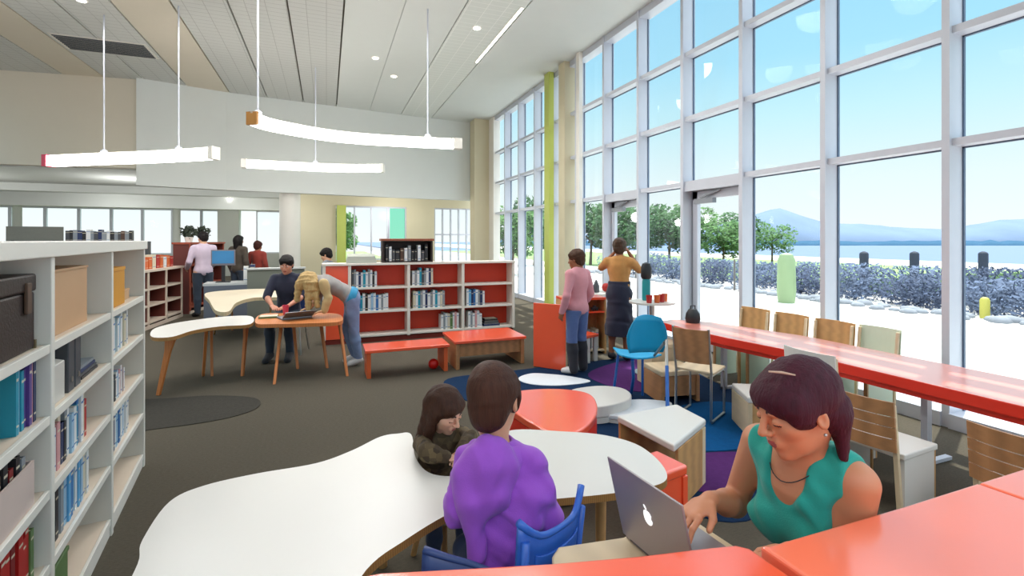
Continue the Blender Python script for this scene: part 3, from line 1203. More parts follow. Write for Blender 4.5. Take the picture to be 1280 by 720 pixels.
# ================================================================ white bookcase
shelf_board = mat('warm_beige_shelf', '#e4d2bd', .55, .04, 5)
BU = Vector((-.1302, .9915, 0))
BRZ = math.atan2(BU.y, BU.x)
BO = Vector((-.823, 1.392, 0))
SH = [.09, .37, .64, .91, 1.17]
BL = .87
bc = thing('bookcase', 'long white bookcase with open shelves of books, nearest the camera', 'bookcase', BO, BRZ)
for i in range(4):
    m = MB(); m.box(i * BL - .0175, i * BL + .0175, 0, .32, 0, 1.487); m.build('upright', white_paint, bc, bevel=.003)
for b in range(3):
    x0, x1 = b * BL + .0185, (b + 1) * BL - .0185
    for z in SH:
        m = MB(); m.box(x0, x1, .0185, .298, z - .03, z); m.build('shelf', shelf_board, bc); m = MB(); m.box(x0, x1, .004, .018, z - .032, z + .001); m.build('edge_strip', white_paint, bc, bevel=.002)
    m = MB(); m.box(x0, x1, .01, .03, 0, .059); m.build('kick_board', white_paint, bc)
    m = MB(); m.box(x0, x1, .299, .315, .06, 1.486); m.build('back_panel', tan_board, bc)
m = MB(); m.box(-.03, 3 * BL + .03, -.012, .335, 1.488, 1.545); m.build('top', white_paint, bc, bevel=.004)

BOOKC = {'teal': '#1b93ad', 'blue': '#2f6fb0', 'navy': '#26345e', 'white': '#e6e6e4', 'pale blue': '#9fc3dd', 'grey': '#8c939a', 'black': '#26262a', 'red': '#b3211d',
         'dark red': '#7e1a1c', 'purple': '#574089', 'pink': '#d79a9c', 'green': '#5f7d4a', 'cream': '#d9cfb6', 'orange': '#d2642c', 'sky blue': '#5fa9d8', 'brown': '#54392b', 'dark grey': '#4a4d52'}
bookm = {k: mat('book_cover_' + k.replace(' ', '_'), c, .5, .06, 12) for k, c in BOOKC.items()}
pagem = mat('book_pages', '#ded5c0', .9, .12, 120, stretch=(40, 1, 1))
book_cache = {}


def book(t, h, d, col, loc, rz, label, group, pages=True):
    key = (round(t, 3), round(h, 3), round(d, 3), col)
    if key not in book_cache:
        m = MB()
        cv = min(.003, t * .2)
        m.box(0, t, 0, cv, 0, h); m.box(0, cv, cv, d, 0, h); m.box(t - cv, t, cv, d, 0, h)
        if t > .012:
            m.box(cv, t - cv, -.0006, 0, h * .80, h * .84, 1)       # title band on the spine
            m.box(cv, t - cv, -.0006, 0, h * .12, h * .15, 1)
        p = MB(); p.box(cv, t - cv, cv, d - .006, .004, h - .005)
        book_cache[key] = (m, p)
    m, p = book_cache[key]
    o = m.build('book', [bookm[col], bookm['cream' if col not in ('white', 'cream', 'pale blue') else 'blue']], loc=loc, rz=rz)
    tag(o, label, 'book', group)
    if pages:
        p.build('pages', pagem, o)
    return o


def local(o, rz, x, y, z):
    c, s = math.cos(rz), math.sin(rz)
    return (o[0] + x * c - y * s, o[1] + x * s + y * c, o[2] + z)


def row(o, rz, x0, z, cols, where, group, tr=(.018, .034), hr=(.19, .23), d=.17, y=.03, seed=0, end='left', gap=.0015, skip=0):
    rg = random.Random(seed)
    x = x0
    for i, c in enumerate(cols):
        t = rg.uniform(*tr)
        if c:
            h = rg.uniform(*hr)
            lab = '%s book, %s from %s %s' % (c, ORD[i - skip], 'the left' if end == 'left' else 'near end', where)
            book(t, h, d * rg.uniform(.9, 1.0), c, local(o, rz, x, y + rg.uniform(0, .012), z + .0005), rz, lab, group)
        x += t + gap
    return x


bo = (BO.x, BO.y, 0)
row(bo, BRZ, .655, .91, ['teal', 'pale blue', 'teal', 'purple', 'purple', 'pink', 'navy'], 'in the teal row, nearest white bay', 'books in the nearest white bay', (.020, .028), (.20, .225), .22, seed=1, end='near')
row(bo, BRZ, .54, .37, ['red', 'red', 'dark red', 'red', 'red', 'red', 'red', 'green'], 'in the low red row, nearest white bay', 'red books in the nearest white bay', (.024, .036), (.17, .225), .20, seed=2, end='near')
row(bo, BRZ, .95, .64, ['dark red', 'blue', 'white', 'pink', 'cream', 'navy', 'black', 'grey', 'white', 'pale blue', 'white', 'teal', 'blue', 'white', 'cream', 'red', 'pink'], 'on the middle shelf, second white bay', 'books on the middle shelf', (.02, .034), (.16, .215), .19, seed=3, end='near')
row(bo, BRZ, .97, .37, ['black', 'brown', 'black', 'white', 'grey', 'white', 'pale blue', 'sky blue', 'blue', 'sky blue', 'white', 'sky blue', 'blue', 'pale blue', 'cream', 'cream', 'white'], 'on second lowest shelf, middle white bay', 'books on the second lowest shelf', (.02, .034), (.19, .225), .20, seed=4, end='near')
row(bo, BRZ, 1.83, .91, ['white', 'white', 'white', 'pale blue', 'teal', 'white', 'white', 'pale blue', 'white', 'white', 'cream', 'white', 'white'], 'on the upper shelf, far white bay', 'white books in the far bay', (.026, .042), (.18, .22), .20, seed=5, end='near')
row(bo, BRZ, 1.83, .64, ['black', 'grey', 'black', 'white', 'dark grey', 'white', 'pale blue', 'white', 'pink', 'white', 'red', 'white'], 'on the middle shelf of the far white bay', 'books on the far middle shelf', (.024, .036), (.12, .17), .19, seed=6, end='near')
row(bo, BRZ, 1.82, .37, ['black', 'dark grey', 'black', 'navy', 'white', 'pale blue', 'white', 'blue', 'white', 'white', 'pale blue', 'white', 'white', 'cream', 'white'], 'on second lowest shelf, far white bay', 'books on the far second lowest shelf', (.026, .04), (.18, .225), .20, seed=7, end='near')


def on_case(x, y, z):
    return local(bo, BRZ, x, y, z)


# things standing in the white bookcase
brown_case = mat('dark_brown_leather', '#2d1c17', .55, .2, 14, bump=.15, bscale=90)
t = thing('storage_case', 'dark brown leather case on the top shelf of the nearest white bay', 'case', on_case(.24, .03, 1.1705), BRZ)
m = MB(); m.box(0, .56, 0, .24, 0, .2); m.build('body', brown_case, t, bevel=.008)
m = MB(); m.box(-.004, .564, -.004, .244, .201, .262); m.build('lid', brown_case, t, bevel=.008)
for x in (.06, .46):
    m = MB(); m.box(x, x + .035, -.012, -.001, .13, .235); m.build('strap', mat('worn_tan_leather', '#5c4433', .6, .1, 9), t, bevel=.003)
for x in (-.003, .553):
    m = MB(); m.box(x, x + .01, -.004, .02, .0, .03); m.build('corner_guard', mat('corner_brass', '#8a7a5a', .4, .1, 9, metal=.6), t)
t = thing('box', 'pinkish cardboard box with a dark stamp, in the nearest white bay', 'box', on_case(.46, .02, .6405), BRZ)
card = mat('pale_pink_cardboard', '#cdb9b0', .8, .06, 6)
m = MB(); m.box(0, .30, 0, .006, 0, .15); m.box(0, .30, .224, .23, 0, .15); m.box(0, .006, .006, .224, 0, .15); m.box(.294, .30, .006, .224, 0, .15); m.box(.006, .294, .006, .224, 0, .006)
m.build('body', card, t)
m = MB(); m.hexa([(-.001, .09, .07), (-.002, .09, .07), (-.002, .13, .07), (-.001, .13, .07)], [(-.001, .09, .086), (-.002, .09, .086), (-.002, .125, .084), (-.001, .125, .084)])
m.box(-.002, -.001, .14, .152, .068, .08)
m.build('stamp', black, t)
for i, (c, x, h, lab) in enumerate([('orange', .02, .17, 'orange brown folder standing at the near end of the pinkish box'), ('brown', .06, .18, 'brown folder standing second in the pinkish box'), ('black', .11, .20, 'black magazine standing midway in the pinkish box'), ('dark red', .15, .17, 'dark red magazine standing in the far half of the pinkish box'), ('black', .20, .19, 'black magazine standing last but one in the pinkish box'), ('grey', .245, .17, 'grey magazine at the far end of the pinkish box')]):
    book(.03, h, .19, c, on_case(.46 + x, .035, .6475), BRZ, lab, 'folders in the pinkish box')
t = thing('crate', 'plain tan wooden crate on the top shelf of the second white bay', 'crate', on_case(.94, .04, 1.1705), BRZ)
tan_crate = mat('tan_crate_board', '#cfa47b', .6, .06, 4)
m = MB(); m.box(0, .52, 0, .012, 0, .25); m.box(0, .52, .228, .24, 0, .25); m.box(0, .012, .012, .228, 0, .25); m.box(.508, .52, .012, .228, 0, .25); m.box(.012, .508, .012, .228, 0, .012)
m.build('body', tan_crate, t, bevel=.002)
m = MB(); m.box(-.004, .524, -.004, .244, .2505, .262); m.build('lid', tan_crate, t, bevel=.002)
t = thing('file_box', 'white slanted file box with a red mark, second white bay', 'box', on_case(.95, .03, .9105), BRZ)
m = MB(); m.hexa([(0, 0, 0), (.16, 0, 0), (.16, .22, 0), (0, .22, 0)], [(0, 0, .15), (.16, 0, .15), (.16, .22, .21), (0, .22, .21)]); m.build('body', white_lam, t, bevel=.003)
m = MB(); m.box(-.0015, -.0005, .06, .14, .10, .12); m.build('mark', bookm['red'], t)
for i, (x, lab) in enumerate([(1.16, 'nearer of two charcoal binders leaning beside the white file box'), (1.25, 'farther of two charcoal binders beside the white file box')]):
    t = thing('binder', lab, 'binder', on_case(x, .03, .9105), BRZ, 'charcoal binders')
    m = MB(); m.box(0, .075, 0, .21, 0, .225); m.build('cover', bookm['dark grey'], t, bevel=.004)
    m = MB(); m.lathe([(.012, 0), (.012, .002)], 14); o = m.build('finger_ring', chrome, t); o.location = (.0375, -.001, .05); o.rotation_euler = (PI / 2, 0, 0)
t = thing('magazine_stack', 'flat stack of dark magazines in the second white bay', 'magazines', on_case(1.38, .04, .9105), BRZ)
for i in range(4):
    m = MB(); m.box(-.01 * (i % 2), .26, .005 * i, .2, i * .013, i * .013 + .0125); m.build('magazine', bookm[['black', 'dark grey', 'navy', 'grey'][i]], t)
t = thing('box', 'moss green box on the bottom shelf of the second white bay', 'box', on_case(.93, .03, .0905), BRZ)
m = MB(); m.box(0, .22, 0, .24, 0, .17); m.build('body', bookm['green'], t, bevel=.004)
m = MB(); m.box(-.004, .224, -.004, .244, .1705, .19); m.build('lid', bookm['green'], t, bevel=.004)
t = thing('box', 'bright amber yellow box on the top shelf of the far white bay', 'box', on_case(1.86, .03, 1.1705), BRZ)
amber = mat('amber_yellow_card', '#d89416', .6, .05, 5)
m = MB(); m.box(0, .32, 0, .24, 0, .20); m.build('body', amber, t, bevel=.004)
m = MB(); m.box(-.003, .323, -.003, .243, .2005, .222); m.build('lid', amber, t, bevel=.003)
for i, (x, lab) in enumerate([(1.92, 'nearer small black toy bear sitting on the amber box'), (2.06, 'farther small black toy bear on the amber box')]):
    m = MB()
    m.ell((0, 0, .028), (.03, .026, .03)); m.ell((0, 0, .068), (.022, .02, .02)); m.ell((.016, 0, .086), (.008, .006, .008), 8); m.ell((-.016, 0, .086), (.008, .006, .008), 8)
    m.ell((.02, -.022, .012), (.011, .018, .011), 8); m.ell((-.02, -.022, .012), (.011, .018, .011), 8)
    tag(m.build('toy_bear', black, loc=on_case(x, .12, 1.3935), rz=BRZ, smooth='all'), lab, 'toy', 'black toy bears')
t = thing('box', 'low tan box beside the amber box in the far white bay', 'box', on_case(2.25, .06, 1.1705), BRZ)
m = MB(); m.box(0, .22, 0, .2, 0, .05); m.build('body', tan_crate, t, bevel=.003)
m = MB(); m.box(-.003, .223, -.003, .203, .0505, .066); m.build('lid', tan_crate, t, bevel=.003)

# ================================================================ low book walls at the back left
FARO, FARZ = (-5.9, 12.3, 0), math.radians(8)
t = thing('bookcase', 'far dark bookcase carrying a row of dark books on its top', 'bookcase', FARO, FARZ)
m = MB()
m.box(0, 2.3, 0, .02, 0, .1)
m.build('kick_board', dark_grey, t)
for x in (0, .75, 1.5, 2.26):
    m = MB(); m.box(x, x + .04, .0, .35, .1, 1.48); m.build('upright', dark_grey, t)
for z in (.1, .45, .8, 1.15):
    m = MB(); m.box(.04, 2.26, .0, .33, z, z + .03); m.build('shelf', dark_grey, t)
m = MB(); m.box(0, 2.3, -.01, .36, 1.48, 1.52); m.build('top', dark_grey, t)
m = MB(); m.box(.04, 2.26, .33, .35, .13, 1.48); m.build('back_panel', dark_grey, t)
row(FARO, FARZ, .92, 1.5205, ['dark grey', 'black', 'grey', 'navy', 'black', 'white', 'grey', 'dark grey', 'navy', 'grey', 'white', 'black', 'grey', 'dark grey', 'brown', 'grey', 'black'],
    'of the row on the far dark bookcase', 'books on top of the far dark bookcase', (.05, .085), (.2, .26), .22, y=.06, seed=9)
t = thing('display_board', 'grey display board standing on the far dark bookcase left of the books', 'board', local(FARO, FARZ, .03, .1, 1.5205), FARZ)
m = MB(); m.box(0, .85, 0, .03, .0, .30); m.build('panel', mat('grey_felt', '#7b7c74', .9, .08, 20), t)
for x in (.1, .7):
    m = MB(); m.box(x, x + .04, -.08, .12, 0, .02); m.build('foot', black, t)


def red_unit(name, label, p0, p1, h, bays, zs, red, frame, base):
    p0, p1 = Vector((*p0, 0)), Vector((*p1, 0))
    L = (p1 - p0).length
    rz = math.atan2(p1.y - p0.y, p1.x - p0.x)
    t = thing(name, label, 'bookcase', p0, rz)
    m = MB(); m.box(0, L, .30, .32, 0, h - .04); m.build('back_panel', red, t)
    for i in range(bays + 1):
        x = (L - .05) * i / bays
        m = MB(); m.box(x, x + .05, .02, .30, 0, h - .04); m.build('upright', red, t)
        m = MB(); m.box(x, x + .05, 0, .0195, 0, h - .04); m.build('edge_strip', frame, t)
    for z in zs:
        m = MB(); m.box(.05, L - .05, .0, .30, z, z + .035); m.build('shelf', frame, t)
    m = MB(); m.box(-.02, L + .02, -.02, .34, h - .04, h); m.build('top', frame, t)
    m = MB(); m.box(0, L, -.005, .02, 0, .06); m.build('kick_board', base, t)
    return t, p0, rz, L


cream_frame = mat('cream_frame', '#d9c6b4', .6, .05, 5)
mahog = mat('mahogany_panel', '#6b2c22', .6, .15, 5)
u1, p, rz, L = red_unit('bookcase', 'low mahogany backed bookcase with cream frame behind the white bookcase', (-2.95, 9.3), (-2.72, 11.5), 1.03, 3, (.09, .38, .67), mahog, cream_frame, cream_frame)
rg = random.Random(4)
x = .25
for i in range(12):
    c = ['orange', 'red', 'orange', 'white', 'orange', 'orange', 'cream', 'red', 'orange', 'white', 'orange', 'red'][i]
    book(.12, rg.uniform(.18, .26), .14, c, local(p, rz, x, .1, 1.031), rz, '%s picture book standing on the low mahogany bookcase, %s from its near end' % (c, ORD[i]), 'picture books on the low mahogany bookcase')
    x += .15
u2, p, rz, L = red_unit('bookcase', 'tall curved end red brown bookcase beside the person in lavender', (-2.66, 11.8), (-2.35, 13.6), 1.5, 2, (.12, .55, 1.0), mahog, mat('red_brown_frame', '#a3492f', .6, .1, 5), cream_frame)
plantm = mat('dark_plant_leaves', '#3b4636', .7, .3, 8)
for i, (x, lab) in enumerate([(.3, 'dark leafy pot plant on the tall red brown bookcase, nearer one'), (1.0, 'dark leafy pot plant on the tall red brown bookcase, farther one')]):
    q = local(p, rz, x, .15, 1.501)
    t = thing('potted_plant', lab, 'plant', q, 0, 'pot plants on the red brown bookcase')
    m = MB(); m.lathe([(.06, 0), (.085, .11), (.075, .11), (.06, .03)], 16); m.build('pot', white_paint, t, smooth=True)
    lc = leaf_cloud((0, 0, .22), (.16, .16, .13), 130, .05, rg)
    lc.tube([(0, 0, .05), (0, 0, .25)], .01, 6)
    lc.build('foliage', plantm, t)

# ---------------------------------------------------------------- desk, monitor behind the tables
dx, dy = at(303, 395, 0)
t = thing('reception_desk', 'grey panelled service desk between the two columns', 'desk', (-2.1, 10.25, 0), math.radians(4))
m = MB(); m.box(.70, 1.7, 0, .04, 0, .98); m.build('front_panel', mat('grey_green_panel', '#6d7268', .7, .05, 4), t)
m = MB(); m.box(0, .699, .0, .04, 0, .699); m.build('front_panel', mat('slate_blue_panel', '#5c6470', .7, .05, 4), t)
m = MB(); m.box(-.02, 1.72, .041, .62, .70, .74); m.box(.68, 1.72, -.03, .2, .981, 1.01); m.build('worktop', mat('pale_grey_top', '#b5b8b6', .5, .03, 4), t)
for x in (0, 1.66):
    m = MB(); m.box(x, x + .04, .04, .60, 0, .70); m.build('side_panel', dark_grey, t)
t = thing('monitor', 'blue screened computer monitor on the grey service desk', 'monitor', local((-2.1, 10.25, 0), math.radians(4), .28, .3, .741), math.radians(4))
m = MB(); m.box(-.2, .2, -.02, .02, .32, .62); m.build('casing', mat('grey_casing', '#6f6a72', .5, .05, 5), t, bevel=.006)
m = MB(); m.box(-.18, .18, -.024, -.0205, .36, .60); m.build('screen', mat('blue_screen', '#2f6f9c', .2, .25, 3, emit='#2f6f9c', estr=.35), t)
m = MB(); m.box(-.03, .03, -.01, .03, .015, .32); m.box(-.12, .12, -.08, .1, 0, .015); m.build('stand', black, t)
for i, (x, c, h) in enumerate([(.62, 'white', .3), (.73, 'navy', .33)]):
    book(.08, h, .22, c, local((-2.1, 10.25, 0), math.radians(4), x, .28, .741), math.radians(4), '%s binder standing on the grey service desk beside the monitor' % c, 'binders on the service desk')

# ================================================================ wavy tables at the left
def table_from(name, label, pts, h, thick, top, edge, legs, legm, group=None, px=True, sub=5, smooth=True, arch=False):
    pl = [at(x, y, h) for x, y in pts] if px else pts
    if smooth:
        pl = closed_curve(pl, sub)
    c = (sum(p[0] for p in pl) / len(pl), sum(p[1] for p in pl) / len(pl))
    t = thing(name, label, 'table', (c[0], c[1], 0), 0, group)
    m = MB(); m.prism([(p[0] - c[0], p[1] - c[1]) for p in pl], h - thick, h, 0, 1)
    m.build('tabletop', [top, edge], t)
    for lg in legs:
        if len(lg) == 2:
            (ax, ay), (bx, by) = lg
            a = (*[v - w for v, w in zip(at(ax, ay, 0), c)], 0) if px else (ax - c[0], ay - c[1], 0)
            b = (*[v - w for v, w in zip(at(bx, by, h - thick), c)], h - thick) if px else (bx - c[0], by - c[1], h - thick)
            m = MB()
            a, b = Vector(a), Vector(b)
            mid = a.lerp(b, .75)
            sd = Vector((b.x - a.x, b.y - a.y, 0))
            sd = sd.normalized() if sd.length > .01 else Vector((1, 0, 0))
            n = Vector((-sd.y, sd.x, 0)) * .014
            wd = [.018, .03, .055]
            q = [(a, wd[0]), (mid, wd[1]), (b, wd[2])]
            vs, fs = [], []
            for p_, w_ in q:
                vs += [p_ - sd * w_ - n, p_ + sd * w_ - n, p_ + sd * w_ + n, p_ - sd * w_ + n]
            for i in range(2):
                for k in range(4):
                    fs.append((i * 4 + k, i * 4 + (k + 1) % 4, i * 4 + 4 + (k + 1) % 4, i * 4 + 4 + k))
            fs += [(0, 3, 2, 1), (8, 9, 10, 11)]
            m.add(vs, fs)
            m.build('leg', legm, t, bevel=.004)
    return t


table_from('table', 'white topped bent wood table with arched legs, left of the orange wood table',
           [(190, 421), (215, 421), (242, 413), (275, 408), (313, 405), (313, 395), (276, 396), (236, 401), (208, 406), (191, 412)], .62, .035, white_lam, ply_edge,
           [((198, 494), (214, 421)), ((254, 470), (258, 411)), ((265, 470), (264, 402)), ((303, 470), (308, 404))], oak)
table_from('table', 'orange wood table where the person in navy sits',
           [(320, 404), (345, 405), (390, 404), (424, 402), (428, 396), (415, 391.5), (360, 391), (326, 393)], .62, .04, oak, oak,
           [((343, 480), (352, 404)), ((372, 461), (366, 397)), ((409, 460), (400, 397)), ((434, 470), (424, 401))], oak)
ctop = [(258, 366), (300, 362), (345, 361), (356, 366), (352, 371), (318, 372), (296, 378), (286, 389), (270, 388), (262, 376)]
table_from('table', 'beige curved side table behind the white topped table',
           ctop, .66, .05, mat('beige_laminate', '#dccdb2', .5, .05, 4), mat('beige_rim', '#cdb993', .5, .05, 4),
           [((268, 418), (272, 384)), ((338, 411), (338, 367)), ((290, 413), (290, 373))], ply)
tz = .621


def on_b(px, py, h=.621):
    a = at(px, py, h)
    return (a[0], a[1], h)


m = MB(); m.lathe([(.028, 0), (.038, .12), (.034, .12), (.026, .01)], 16)
tag(m.build('cup', mat('pink_red_plastic', '#d2415a', .4, .05, 6), loc=on_b(357, 393.4), smooth=True), 'pinkish red tumbler on the orange wood table', 'cup')
book(.2, .022, .2, 'green', on_b(323, 398.7), .0, 'green book lying flat at the end of the orange wood table', None)
t = thing('laptop', 'grey laptop lying open before the person in navy', 'laptop', on_b(368, 397), math.radians(20))
m = MB(); m.box(-.17, .17, -.12, .12, 0, .018); m.build('base', mat('laptop_grey', '#8d9198', .4, .04, 6, metal=.4), t, bevel=.004)
m = MB(); m.hexa([(-.17, -.125, .02), (.17, -.125, .02), (.17, -.117, .02), (-.17, -.117, .02)], [(-.17, -.26, .10), (.17, -.26, .10), (.17, -.25, .105), (-.17, -.25, .105)]); m.build('lid', mat('laptop_grey', '#8d9198'), t)

# ================================================================ orange bookcase
OY = 7.55
xs = [atY(p, OY) for p in (405, 437, 511, 579, 642)]
oc = thing('bookcase', 'low white framed bookcase with red orange back and sparse books', 'bookcase', (xs[0], OY, 0))
R0 = xs[0]
cframe = mat('cream_white_frame', '#e8e0d4', .5, .03, 5)
for i, x in enumerate(xs):
    m = MB(); m.box(x - R0 - .022, x - R0 + .022, 0, .30, .07, 1.165); m.build('upright', cframe, oc, bevel=.003)
for i in range(4):
    a, b = xs[i] - R0 + .023, xs[i + 1] - R0 - .023
    m = MB(); m.box(a, b, .285, .30, .075, 1.164)
    m.build('back_panel', red_panel if i else orange_lam, oc)
    if i == 0:
        m = MB(); m.box(a, b, .02, .035, .075, 1.164); m.build('front_panel', orange_lam, oc)
        continue
    for z in (.115, .475, .835):
        m = MB(); m.box(a, b, .004, .284, z - .032, z); m.build('shelf', cframe, oc, bevel=.003)
m = MB(); m.box(-.03, xs[4] - R0 + .03, -.012, .32, 1.166, 1.2); m.build('top', cframe, oc, bevel=.004)
m = MB(); m.box(0, xs[4] - R0, .03, .28, 0, .069); m.build('base', dark_red, oc)
oo = (R0, OY, 0)


def orow(pa, pb, z, cols, where, seed, hr=(.22, .28)):
    x0 = atY(pa, OY) - R0
    L = atY(pb, OY) - atY(pa, OY)
    t = L / len(cols)
    row(oo, 0, x0, z, cols, where, 'books in the orange bookcase', (t * .8, t * 1.1), hr, .2, .03, seed, 'left', .002)


orow(440, 472, .835, ['dark grey', 'grey', 'white', 'navy', 'white', 'teal', 'white', 'grey', 'white', 'black', 'white'], 'on the top row of the left orange bay', 21)
orow(516, 541, .835, ['white', 'grey', 'white', 'teal', 'dark grey', 'grey', 'white', 'navy', 'cream'], 'on the top row of the middle orange bay', 22)
orow(441, 485, .475, ['sky blue', 'navy', 'blue', 'teal', 'white', 'black', 'white', 'pale blue', 'white', 'blue', 'white', 'grey', 'white', 'white'], 'on the middle row of the left orange bay', 23)
orow(517, 557, .475, ['cream', 'white', 'teal', 'grey', 'white', 'navy', 'white', 'grey', 'white', 'teal', 'white', 'cream', 'grey'], 'on the middle row of the middle orange bay', 24)
orow(584, 607, .475, ['white', 'sky blue', 'navy', 'blue', 'white', 'grey', 'navy', 'white'], 'on the middle row of the right orange bay', 25)
orow(552, 574, .115, ['white', 'grey', 'white', 'cream', 'green', 'white', 'pink', 'white'], 'on the bottom row of the middle orange bay', 26)
orow(586, 603, .115, ['white', 'grey', 'white', 'pink', 'white', 'white'], 'on the bottom row of the right orange bay', 27)
x0 = atY(606, OY) - R0
for i, c in enumerate(['navy', 'dark grey', 'black']):
    book(.28 - .03 * i, .04, .2, c, (R0 + x0 + .01 * i, OY + .05, .116 + .042 * i), 0, '%s book lying flat, %s in the small pile bottom right in the orange bookcase' % (c, ['lowest', 'middle', 'topmost'][i]), 'pile in the orange bookcase')

# wooden rack standing on the orange bookcase
ry = OY + .02
ra, rb = atY(478, ry), atY(541, ry)
t = thing('display_rack', 'red brown topped display rack standing on the orange bookcase', 'rack', (ra, ry, 1.201))
L = rb - ra
m = MB(); m.box(-.02, L + .02, -.02, .27, .335, .37); m.build('top', mat('red_brown_wood', '#9a5136', .5, .12, 3, kind='wave', stretch=(3, 1, 1)), t, bevel=.004)
m = MB(); m.box(0, L, .24, .25, .02, .334); m.build('back_panel', brown_case, t)
m = MB(); m.box(0, L, 0, .25, 0, .02); m.build('shelf', brown_case, t)
for x in (0, L - .03):
    m = MB(); m.box(x, x + .03, 0, .24, .021, .334); m.build('side_panel', brown_case, t)
rg = random.Random(8)
x = .05
i = 0
while x < L - .09:
    tt = rg.uniform(.035, .06)
    c = ['black', 'white', 'dark grey', 'black', 'brown', 'white', 'grey', 'black'][i % 8]
    book(tt, rg.uniform(.15, .26), .16, c, (ra + x, ry + .02, 1.2215), 0, '%s booklet, %s from the left in the display rack' % (c, ORD[i]), 'booklets in the display rack', pages=False)
    x += tt + .012
    i += 1
bx = atY(433, OY)
t = thing('magazine_holder', 'low grey magazine holder on the left of the orange bookcase top', 'holder', (bx, OY + .03, 1.201))
m = MB(); m.hexa([(0, 0, 0), (.44, 0, 0), (.44, .22, 0), (0, .22, 0)], [(.02, .02, .10), (.42, .02, .10), (.42, .22, .14), (.02, .22, .14)]); m.build('body', mat('sage_grey', '#a8ab9f', .7, .05, 5), t, bevel=.006)

# ================================================================ orange benches and ball
def bench(label, x0, x1, y0, y1, h, endm, apron, topm=orange_lam):
    t = thing('bench', label, 'bench', (x0, y0, 0), 0, 'orange children benches')
    m = MB(); m.box(0, x1 - x0, 0, y1 - y0, h - .035, h); m.build('seat', topm, t, bevel=.006)
    for x in (.02, x1 - x0 - .065):
        m = MB(); m.box(x, x + .045, .02, y1 - y0 - .02, 0, h - .036); m.build('end_panel', endm, t, bevel=.004)
    if apron:
        m = MB(); m.box(.066, x1 - x0 - .066, .06, .08, h - .20, h - .036); m.build('apron', apron, t)
    return t


bench('orange bench with orange end panels in front of the left of the orange bookcase', .40, 1.36, 5.55, 5.95, .32, mat('orange_end_board', '#d9602f', .45, .06, 4), None)
bench('deep orange topped bench with wooden apron in front of the right of the orange bookcase', 1.42, 2.34, 5.55, 6.2, .345, ply_brown, ply_brown)
m = MB(); m.ell((0, 0, .062), (.062, .062, .062), 20)
tag(m.build('ball', mat('red_rubber', '#d3170f', .4, .06, 6), loc=(1.20, 5.72, 0), smooth='all'), 'small red ball on the floor under the left orange bench', 'ball')

# ================================================================ orange booth with seat and toy shelf
bx, by = 2.36, 5.38
t = thing('reading_booth', 'orange bench booth with a tall orange end panel behind the white mat', 'bench', (bx, by, .0065))
m = MB(); m.hexa([(0, 0, 0), (.27, -.33, 0), (.30, -.305, 0), (.03, .025, 0)], [(0, 0, .775), (.27, -.33, .775), (.30, -.305, .775), (.03, .025, .775)]); m.build('end_panel', orange_lam, t, bevel=.003)
m = MB(); m.hexa([(.272, -.335, 0), (.302, -.31, 0), (.308, -.315, 0), (.278, -.341, 0)], [(.272, -.335, .775), (.302, -.31, .775), (.308, -.315, .775), (.278, -.341, .775)]); m.build('edge_strip', ply_light, t)
sx0, sy0 = .32, -.06
m = MB(); m.prism([(.20, -.17), (.30, -.28), (.88, -.07), (.80, .19), (.12, .02)], .315, .35); m.build('seat', orange_lam, t, bevel=.004)
for x, y in ((.70, -.10), (.85, -.03), (.78, .16)):
    m = MB(); m.box(x - .025, x + .025, y - .02, y + .02, 0, .314); m.build('leg', white_paint, t)
m = MB(); m.hexa([(.10, .06, 0), (.80, .215, 0), (.795, .235, 0), (.09, .08, 0)], [(.10, .06, .314), (.80, .215, .314), (.795, .235, .314), (.09, .08, .314)]); m.build('apron', ply_brown, t)
q = (2.95, 5.75)
t = thing('toy_shelf', 'small orange topped toy shelf behind the person in pink', 'shelf', (q[0], q[1], 0), math.radians(-10))
m = MB(); m.box(0, .62, 0, .32, .735, .77); m.build('top', orange_lam, t, bevel=.003)
for x in (0, .595):
    m = MB(); m.box(x, x + .025, 0, .32, 0, .734); m.build('side_panel', ply, t)
m = MB(); m.box(.026, .594, 0, .30, .56, .58); m.build('shelf', orange_lam, t)
m = MB(); m.box(.026, .594, .301, .319, .0, .734); m.build('back_panel', ply, t)
m = MB(); m.box(.026, .594, 0, .30, .04, .06); m.build('shelf', ply_light, t)
for i, (c, x) in enumerate([('white', .30), ('grey', .36), ('white', .42), ('cream', .48)]):
    book(.04, .24 + .03 * (i % 2), .2, c, local((q[0], q[1], 0), math.radians(-10), x, .03, .061), math.radians(-10), '%s picture book standing low in the orange toy shelf, %s from the left' % (c, ORD[i]), 'books in the toy shelf', pages=False)
for i, (x, c, lab) in enumerate([(.18, 'red', 'red toy car on the upper shelf of the orange toy shelf'), (.34, 'white', 'white toy car on the upper shelf of the orange toy shelf'), (.48, 'black', 'black toy car on the upper shelf of the orange toy shelf')]):
    tt = thing('toy_car', lab, 'toy', local((q[0], q[1], 0), math.radians(-10), x, .08, .581), math.radians(-10), 'toy cars')
    m = MB(); m.box(-.05, .05, -.025, .025, .015, .045); m.hexa([(-.03, -.022, .045), (.025, -.022, .045), (.025, .022, .045), (-.03, .022, .045)], [(-.02, -.02, .07), (.012, -.02, .07), (.012, .02, .07), (-.02, .02, .07)]); m.build('body', bookm[c], tt, bevel=.004)
    for wx in (-.03, .03):
        for wy in (-.026, .026):
            m = MB(); m.tube([(wx, wy - .004, .0145), (wx, wy + .004, .0145)], .014, 12); m.build('wheel', black, tt)
